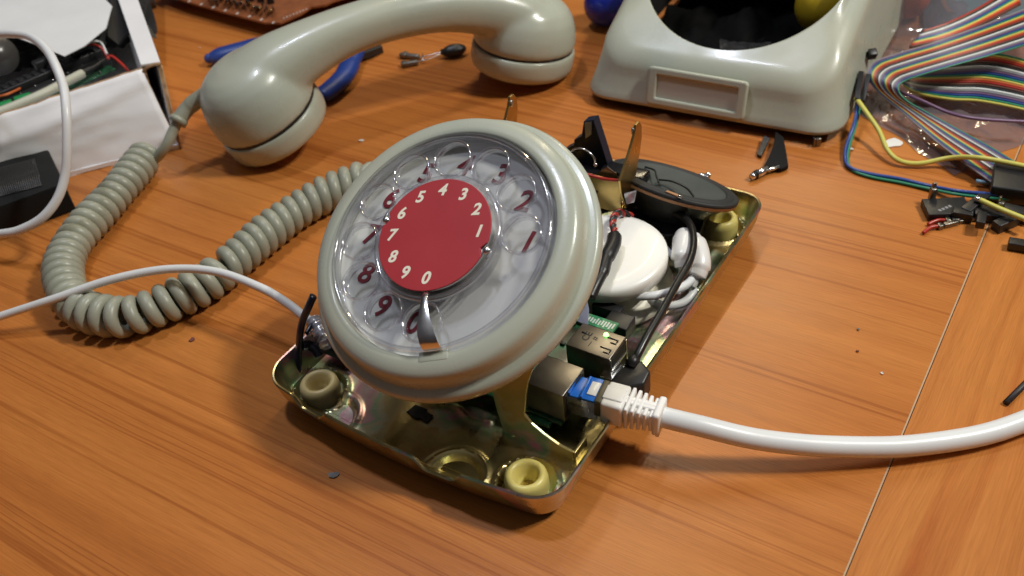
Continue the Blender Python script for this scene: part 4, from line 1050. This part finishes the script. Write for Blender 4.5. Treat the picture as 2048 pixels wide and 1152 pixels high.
# ------------------------------------------------------------------ ribbon cable
cols = [W_BR, W_R, W_O, W_Y, W_G, W_B, W_P, W_GY, W_W, W_K]
order = [7, 6, 5, 4, 3, 2, 1, 0, 9, 8]
def ribbon(mb, Lp, Rp, n, off=0, n_s=8, rad=None):
    A_ = spl([at(*p) for p in Lp], n_s); C_ = spl([at(*p) for p in Rp], n_s)
    w = sum((a - b).length for a, b in zip(A_, C_)) / len(A_); rad = rad or w / n / 2 * 1.0
    for k in range(n):
        t = (k + .5) / n; mb.tube([a.lerp(b, t) for a, b in zip(A_, C_)], rad, 7, m=order[(k + off) % 10])
rib = thing('ribbon_cable', 'wide rainbow ribbon cable folded over itself on the clear bag', 'ribbon cable', at(1850, 200, 0))
L1 = [(2120, -8, 3.2), (2048, 18, 3.2), (1960, 52, 3.2), (1870, 84, 3.0), (1790, 108, 2.6), (1748, 124, 2.3), (1734, 148, 1.9), (1752, 180, 1.4), (1806, 226, 1.0), (1870, 282, .8), (1940, 335, .6), (2000, 378, .5)]
R1 = [(2140, 62, 2.9), (2060, 88, 2.9), (1980, 112, 2.8), (1900, 134, 2.6), (1840, 152, 2.4), (1808, 164, 2.2), (1797, 178, 2.0), (1812, 200, 1.6), (1856, 226, 1.4), (1915, 258, 1.2), (1985, 296, 1.0), (2050, 336, .9)]
mb = MB(); ribbon(mb, L1, R1, 24); obj('upper_fold', mb, cols, rib)
L2 = [(1790, 150, 1.4), (1850, 128, 1.6), (1930, 110, 1.7), (1990, 106, 1.7), (2060, 122, 1.6), (2140, 150, 1.5)]
R2 = [(1798, 160, .9), (1830, 186, .9), (1900, 200, .9), (1960, 204, .9), (2050, 222, .9), (2140, 250, .9)]
mb = MB(); ribbon(mb, L2, R2, 22, 3); obj('middle_fold', mb, cols, rib)
L3 = [(1848, 62, 1.7), (1900, 44, 1.9), (1960, 14, 2.1), (2030, -30, 2.2)]
R3 = [(1818, 96, 1.4), (1880, 82, 1.6), (1950, 56, 1.8), (2040, 10, 2.0)]
mb = MB(); ribbon(mb, L3, R3, 12, 6); obj('back_fold', mb, cols, rib)
mb = MB(); mb.box((0, 0, 0), (3.0, 2.2, .9), .1, Matrix.Translation(at(2050, 372, .6)) @ Matrix.Rotation(-.5, 4, 'Z')); obj('end_connector', mb, BLACK, rib)
# clear bag under it
bag = MB(); c_ = at(1880, 130, 0)
def bagz(u, v): return .0
vs = []; fs = []; n = 90
q00, q10, q11, q01 = at(1690, 215), at(1905, 352), at(2300, 160), at(1745, -170)
for j in range(n + 1):
    for i in range(n + 1):
        u, v = i / n, j / n; p = q00.lerp(q10, u).lerp(q01.lerp(q11, u), v)
        q = V((p.x * .35, p.y * .35, 1)); h = abs(noise.noise(q)) * 1.0 + .45 * abs(noise.noise(q * 2.4)) + .30 * abs(noise.noise(q * 5)) + .12 * abs(noise.noise(q * 13))
        e_ = min(u, 1 - u, v, 1 - v) / .1; e_ = min(1, e_)
        dome = 0
        d_ = (V((p.x, p.y, 0)) - V((ob_.x, ob_.y, 0))).length; dome = 3.3 * math.exp(-(d_ / 2.6) ** 4)
        p = p + V((noise.noise(q * 1.3) * .5, noise.noise(q * 1.3 + V((4, 4, 4))) * .5, 0)); p.z = max(.05 + .55 * h * e_ , dome); vs.append(p)
for j in range(n):
    for i in range(n): k = j * (n + 1) + i; fs.append([k, k + 1, k + n + 2, k + n + 1])
bag.add(vs, fs); one('clear_bag', bag, BAG, 'crinkled clear plastic bag lying under the rainbow ribbon cable', 'plastic bag', c_)
mb = MB(); random.seed(21)
dk = [at(1850, 75, .35), at(1990, 95, .35), at(2100, 20, .35), at(2000, -60, .35), at(1840, -20, .35)]
mb.prism(dk, (0, 0, -.3), .05); one('blue_grey_pouch', mb, mat('blue_grey_film', (.12, .15, .17), .25, bump=.8, bscale=60), 'blue-grey shiny pouch behind the ribbon cable at the top right', 'pouch', at(1900, 30, 0))

# jumper wires
def jumper(name, label, pts, mm, r=.10, ends=()):
    t = thing(name, label, 'jumper wire', at(*pts[len(pts) // 2][:2], 0))
    mb = MB(); mb.tube(spl([at(*p) for p in pts]), r, 10); obj('wire', mb, mm, t)
    for a_, b_ in ends:
        A_, B_ = at(*a_), at(*b_); dd = (B_ - A_).normalized(); Tq = Tm((A_ + B_) / 2, dd, dd.cross(ZV) if abs(dd.z) < .95 else V((0, 1, 0)))
        mb = MB(); mb.box((0, 0, 0), ((A_ - B_).length, .26, .26), .03, Tq); obj('connector', mb, BLACK, t)
    return t
jumper('jumper_wire', 'yellow jumper wire curving from the housing over the clear bag', [(1712, 196, 1.6), (1735, 228, 1.3), (1758, 262, .9), (1775, 300, .5), (1800, 322, .3), (1840, 327, .25), (1900, 316, .6), (1960, 316, 1.2), (2048, 332, 1.3), (2120, 350, 1)], W_Y, .13, [((1714, 200, 1.6), (1722, 145, 2.2))])
jumper('jumper_wire', 'blue and green jumper wires bending down right of the housing', [(1716, 205, 1.3), (1709, 245, .9), (1695, 285, .4), (1690, 315, .2), (1700, 335, .16), (1740, 348, .15), (1800, 358, .15), (1860, 372, .2), (1930, 384, .5), (2060, 394, .6)], W_B, .10, [((1717, 208, 1.3), (1712, 158, 1.9))])
jumper('jumper_wire', 'dark green jumper wire running along the blue one in front of the bag', [(1722, 200, 1.1), (1713, 245, .8), (1700, 288, .35), (1695, 317, .12), (1705, 340, .1), (1742, 354, .1), (1800, 365, .1), (1860, 378, .15), (1930, 391, .4), (2060, 402, .4)], W_G, .08, [((1724, 203, 1.1), (1737, 150, 1.9))])
jumper('jumper_wire', 'thin purple wire crossing below the middle fold of ribbon cable', [(1790, 180, 1.2), (1840, 200, 1.6), (1900, 226, 1.6), (1960, 238, 1.4), (2060, 244, 1.2)], W_P, .09)
mb = MB(); mb.box((0, 0, 0), (.45, .45, .5), .06, Matrix.Translation(at(1744, 108, 2.5)) @ Matrix.Rotation(.5, 4, 'X')); one('black_clip', mb, BLACK, 'small black clip standing behind the left bend of the ribbon cable', 'clip', at(1744, 108, 2.2))

# ------------------------------------------------------------------ small parts on the right
def shell_part(name, label, px, py, z, ang, size, mm, cat='connector', bev=.04, grp=None):
    mb = MB(); c0 = at(px, py, z); mb.box((0, 0, 0), size, bev, Matrix.Translation(c0) @ Matrix.Rotation(R(ang), 4, 'Z'))
    return one(name, mb, mm, label, cat, c0, grp)
hp = [(1892, 418, .22, -8, (2.0, 1.3, .4), 'flat black connector with a pale mark, leftmost of the loose parts'),
      (1950, 410, .35, 35, (1.8, .5, .5), 'black connector block just under the blue jumper wire'),
      (1985, 428, .25, -25, (1.6, .9, .45), 'black connector block beside the start of the desk seam'),
      (2012, 446, .25, 20, (1.3, .5, .5), 'small black connector right of the desk seam'),
      (2040, 430, .3, -40, (1.6, .6, .6), 'black connector against the right photo edge'),
      (1962, 440, .6, 60, (.9, .4, .4), 'short black connector lying on top of the loose parts'),
      (1925, 430, .3, -30, (.9, .5, .5), 'short black connector between two larger ones')]
for px, py, z, an, sz, lb in hp: shell_part('connector_block', lb, px, py, z, an, sz, BLACK, grp='loose black connectors')
mb = MB(); T = Matrix.Translation(at(1893, 415, .425)) @ Matrix.Rotation(R(20), 4, 'Z')
for k in range(4): mb.box((-.4 + .2 * k, 0, 0), (.13, .16, .01), 0, T)
o_ = bpy.data.objects['connector_block']; obj('pale_mark', mb, W_GY, o_, local=False)
cr0 = thing('crimp_contact', 'tiny silver crimp contact with red wire in front of the black connectors', 'crimp contact', at(1900, 452, 0), group='loose crimp contacts')
def crimp_parts(t, wire=None):
    mb = MB(); mb.box((0, 0, .14), (.75, .24, .22), .05); mb.box((.62, 0, .12), (.4, .16, .18), .04); mb.box((-.55, 0, .14), (.25, .30, .26), .05); obj('barrel', mb, TINS, t, local=True)
    if wire: mb = MB(); mb.tube(spl([V((-.6, 0, .16)), V((-1.0, .05, .16)), V((-1.5, -.15, .12))]), .09, 8); obj('wire_stub', mb, wire, t, local=True)
ROOT[cr0.name] = Matrix(); crimp_parts(cr0, W_R); cr0.rotation_euler = (0, 0, .15)
def dup(root, loc, rz, label):
    r = root.copy(); COL.objects.link(r); r.location = V(loc) * S; r.rotation_euler = (0, 0, rz); r['label'] = label
    for ch in list(root.children): c = ch.copy(); COL.objects.link(c); c.parent = r
    return r
dup(cr0, at(1918, 444, 0), -.1, 'tiny silver crimp contact with red wire, second from the left')
cs = thing('crimp_contact', 'dull crimp contact standing upright left of the flat black connector', 'crimp contact', at(1861, 408, 0), group='loose crimp contacts')
mb = MB(); mb.box((0, 0, .5), (.3, .3, .9), .08); mb.box((.05, .1, 1.0), (.2, .1, .35), .03); ROOT[cs.name] = Matrix(); obj('barrel', mb, TINS, cs, local=True)
dup(cs, at(1995, 436, 0), .8, 'dull crimp contact upright among the black connectors')
jumper('jumper_wire', 'bright yellow wire with silver tip lying over the black connectors', [(1958, 399, .75), (2000, 418, .8), (2060, 442, .8)], W_Y, .13)
mb = MB(); mb.tube([at(1950, 396, .75), at(1960, 400, .75)], .15, 8); one('wire_tip', mb, CHROME, 'silver tip at the end of the bright yellow wire', 'crimp contact', at(1955, 398, .6))
mb = MB(); mb.tube([at(1952, 362, .3), at(1985, 366, .3)], .10, 8); mb.box((0, 0, 0), (.5, .2, .15), .03, Matrix.Translation(at(1995, 370, .3))); one('blue_crimp', mb, mat('pale_blue', (.25, .45, .60), .3), 'pale blue sleeved contact below the ribbon cable end', 'crimp contact', at(1970, 365, 0))
mb = MB(); mb.tube([at(2012, 806, .12), at(2048, 770, .12), at(2110, 708, .12)], .13, 8); one('black_stick', mb, mat('rod_black', (.02, .015, .015), .5), 'thin black rod crossing the right edge of the photo above the network cable', 'rod', at(2048, 770, 0))
shell_part('connector_block', 'black connector alone on the cross-grain panel at the right photo edge', 2050, 492, .25, -30, (1.4, .5, .4), BLACK, grp='loose black connectors')
# black tape scrap with a plug pin under the housing
tp_ = thing('taped_lead', 'black tape scrap with a silver pin in front of the housing', 'lead', at(1550, 305, 0))
mb = MB(); mb.prism([at(*p) for p in ((1551, 262, .5), (1567, 274, .5), (1572, 300, .4), (1577, 331, .3), (1562, 337, .3), (1527, 333, .3), (1538, 312, .4), (1547, 290, .5))], (0, 0, -.22), .04); obj('tape', mb, mat('tape_black', (.008, .008, .008), .75, spec=.2, bump=.6, bscale=120), tp_)
mb = MB(); mb.prism([at(*p) for p in ((1528, 270, .4), (1540, 276, .4), (1523, 312, .2), (1514, 308, .2))], (0, 0, -.15), .02); obj('tape_tail', mb, BLACK, tp_)
mb = MB(); mb.tube([at(1534, 338, .25), at(1513, 349, .25)], .20, 12); mb.tube([at(1558, 334, .3), at(1530, 342, .25)], .10, 8); mb.tube([at(1510, 350, .25), at(1502, 354, .25)], .17, 12); obj('pin', mb, CHROME, tp_)
mb = MB(); mb.tube([at(1516, 346, .25), at(1510, 350, .25)], .215, 12); obj('insulating_ring', mb, BLACK, tp_)
mb = MB(); mb.box((0, 0, 0), (.28, .3, .5), .06, Matrix.Translation(at(1636, 283, .25))); mb.box((-.22, 0, .02), (.1, .3, .5), .02, Matrix.Translation(at(1636, 283, .25))); one('small_contact', mb, TINS, 'tiny silver contact under the right front corner of the housing', 'contact', at(1636, 285, 0))
# crumbs and flakes
def flake(px, py, r, mm, label, name='crumb', n=7, seed=0):
    random.seed(seed); c0 = at(px, py, .05); mb = MB(); pts = []
    for k in range(n): a = 2 * PI * k / n; q = r * random.uniform(.5, 1.2); pts.append(c0 + V((math.cos(a) * q * 1.3, math.sin(a) * q, random.uniform(0, .05))))
    mb.prism(pts, (0, 0, -.045)); return one(name, mb, mm, label, name.replace('_', ' '), c0, 'specks on the desk')
flake(1764, 746, .06, FLAKE, 'bright speck above the network cable', seed=1)
flake(1715, 702, .05, SPECKD, 'tiny dark spot on the bare wood left of the seam', seed=2)
flake(1716, 658, .06, SPECK, 'faint grey spot above the tiny dark spot', seed=3)
flake(670, 949, .20, SPECK, 'grey crumb in front of the base', seed=4)
flake(384, 679, .11, SPECKD, 'dark crumb below the coiled cord', seed=5)
flake(722, 281, .14, FLAKE, 'pale flake between handset and dial', seed=6)
flake(400, 95, .06, FLAKE, 'pale speck above the left plier handle', seed=8)
flake(1700, 298, .16, FLAKE, 'small white scrap beside the blue jumper wire', 'scrap', seed=9)
flake(1786, 286, .42, FLAKE, 'torn white scrap beside the yellow jumper wire', 'scrap', 11, seed=10)

# ------------------------------------------------------------------ light
def area(name, loc, tgt, sx, sy, power, col):
    l = bpy.data.lights.new(name, 'AREA'); l.shape = 'RECTANGLE'; l.size = sx * S; l.size_y = sy * S; l.energy = power; l.color = col
    o = bpy.data.objects.new(name, l); COL.objects.link(o); o.location = V(loc) * S
    z = (V(loc) - V(tgt)).normalized(); x = V((NV.x, NV.y, 0)); x = (x - z * x.dot(z)).normalized(); y = z.cross(x)
    o.matrix_world = Matrix(((x.x, y.x, z.x, loc[0] * S), (x.y, y.y, z.y, loc[1] * S), (x.z, y.z, z.z, loc[2] * S), (0, 0, 0, 1)))
    return o
W1 = (1.0, .965, .87)
area('ceiling_lamp', (76, 26, 108), (0, 35, 0), 13, 4, 6.3, W1)
area('ceiling_lamp', (85, 16, 108), (0, 35, 0), 13, 4, 6.3, W1)
area('tube_lamp', (45, 168, 150), (5, 30, 0), 105, 3, 8, (1.0, .84, .56))
area('cool_lamp', (-22, 66, 150), (0, 40, 0), 12, 12, 6.5, (.80, .84, 1.0))
w = bpy.data.worlds.new('World'); sc.world = w; w.use_nodes = True
bg = w.node_tree.nodes['Background']; bg.inputs[0].default_value = (.75, .74, .80, 1); bg.inputs[1].default_value = .16
# the room: dark below, paler ceiling
nt = w.node_tree; tc = nt.nodes.new('ShaderNodeTexCoord'); sp = nt.nodes.new('ShaderNodeSeparateXYZ'); cr = nt.nodes.new('ShaderNodeValToRGB')
nt.links.new(tc.outputs['Generated'], sp.inputs[0]); nt.links.new(sp.outputs['Z'], cr.inputs[0]); nt.links.new(cr.outputs[0], bg.inputs[0])
e = cr.color_ramp.elements; e[0].position = .0; e[0].color = (.10, .07, .05, 1); e[1].position = .95; e[1].color = (1.2, 1.18, 1.2, 1); x = e.new(.6); x.color = (.30, .28, .30, 1)

sc.view_settings.view_transform = 'Standard'; sc.view_settings.look = 'None'; sc.view_settings.exposure = 0; sc.view_settings.gamma = 1
sc.render.engine = 'CYCLES'; sc.cycles.use_denoising = True
try: sc.cycles.denoiser = 'OPENIMAGEDENOISE'
except Exception: pass
sc.cycles.max_bounces = 10; sc.cycles.transparent_max_bounces = 24; sc.cycles.caustics_reflective = False; sc.cycles.caustics_refractive = False
sc.cycles.sample_clamp_indirect = 4
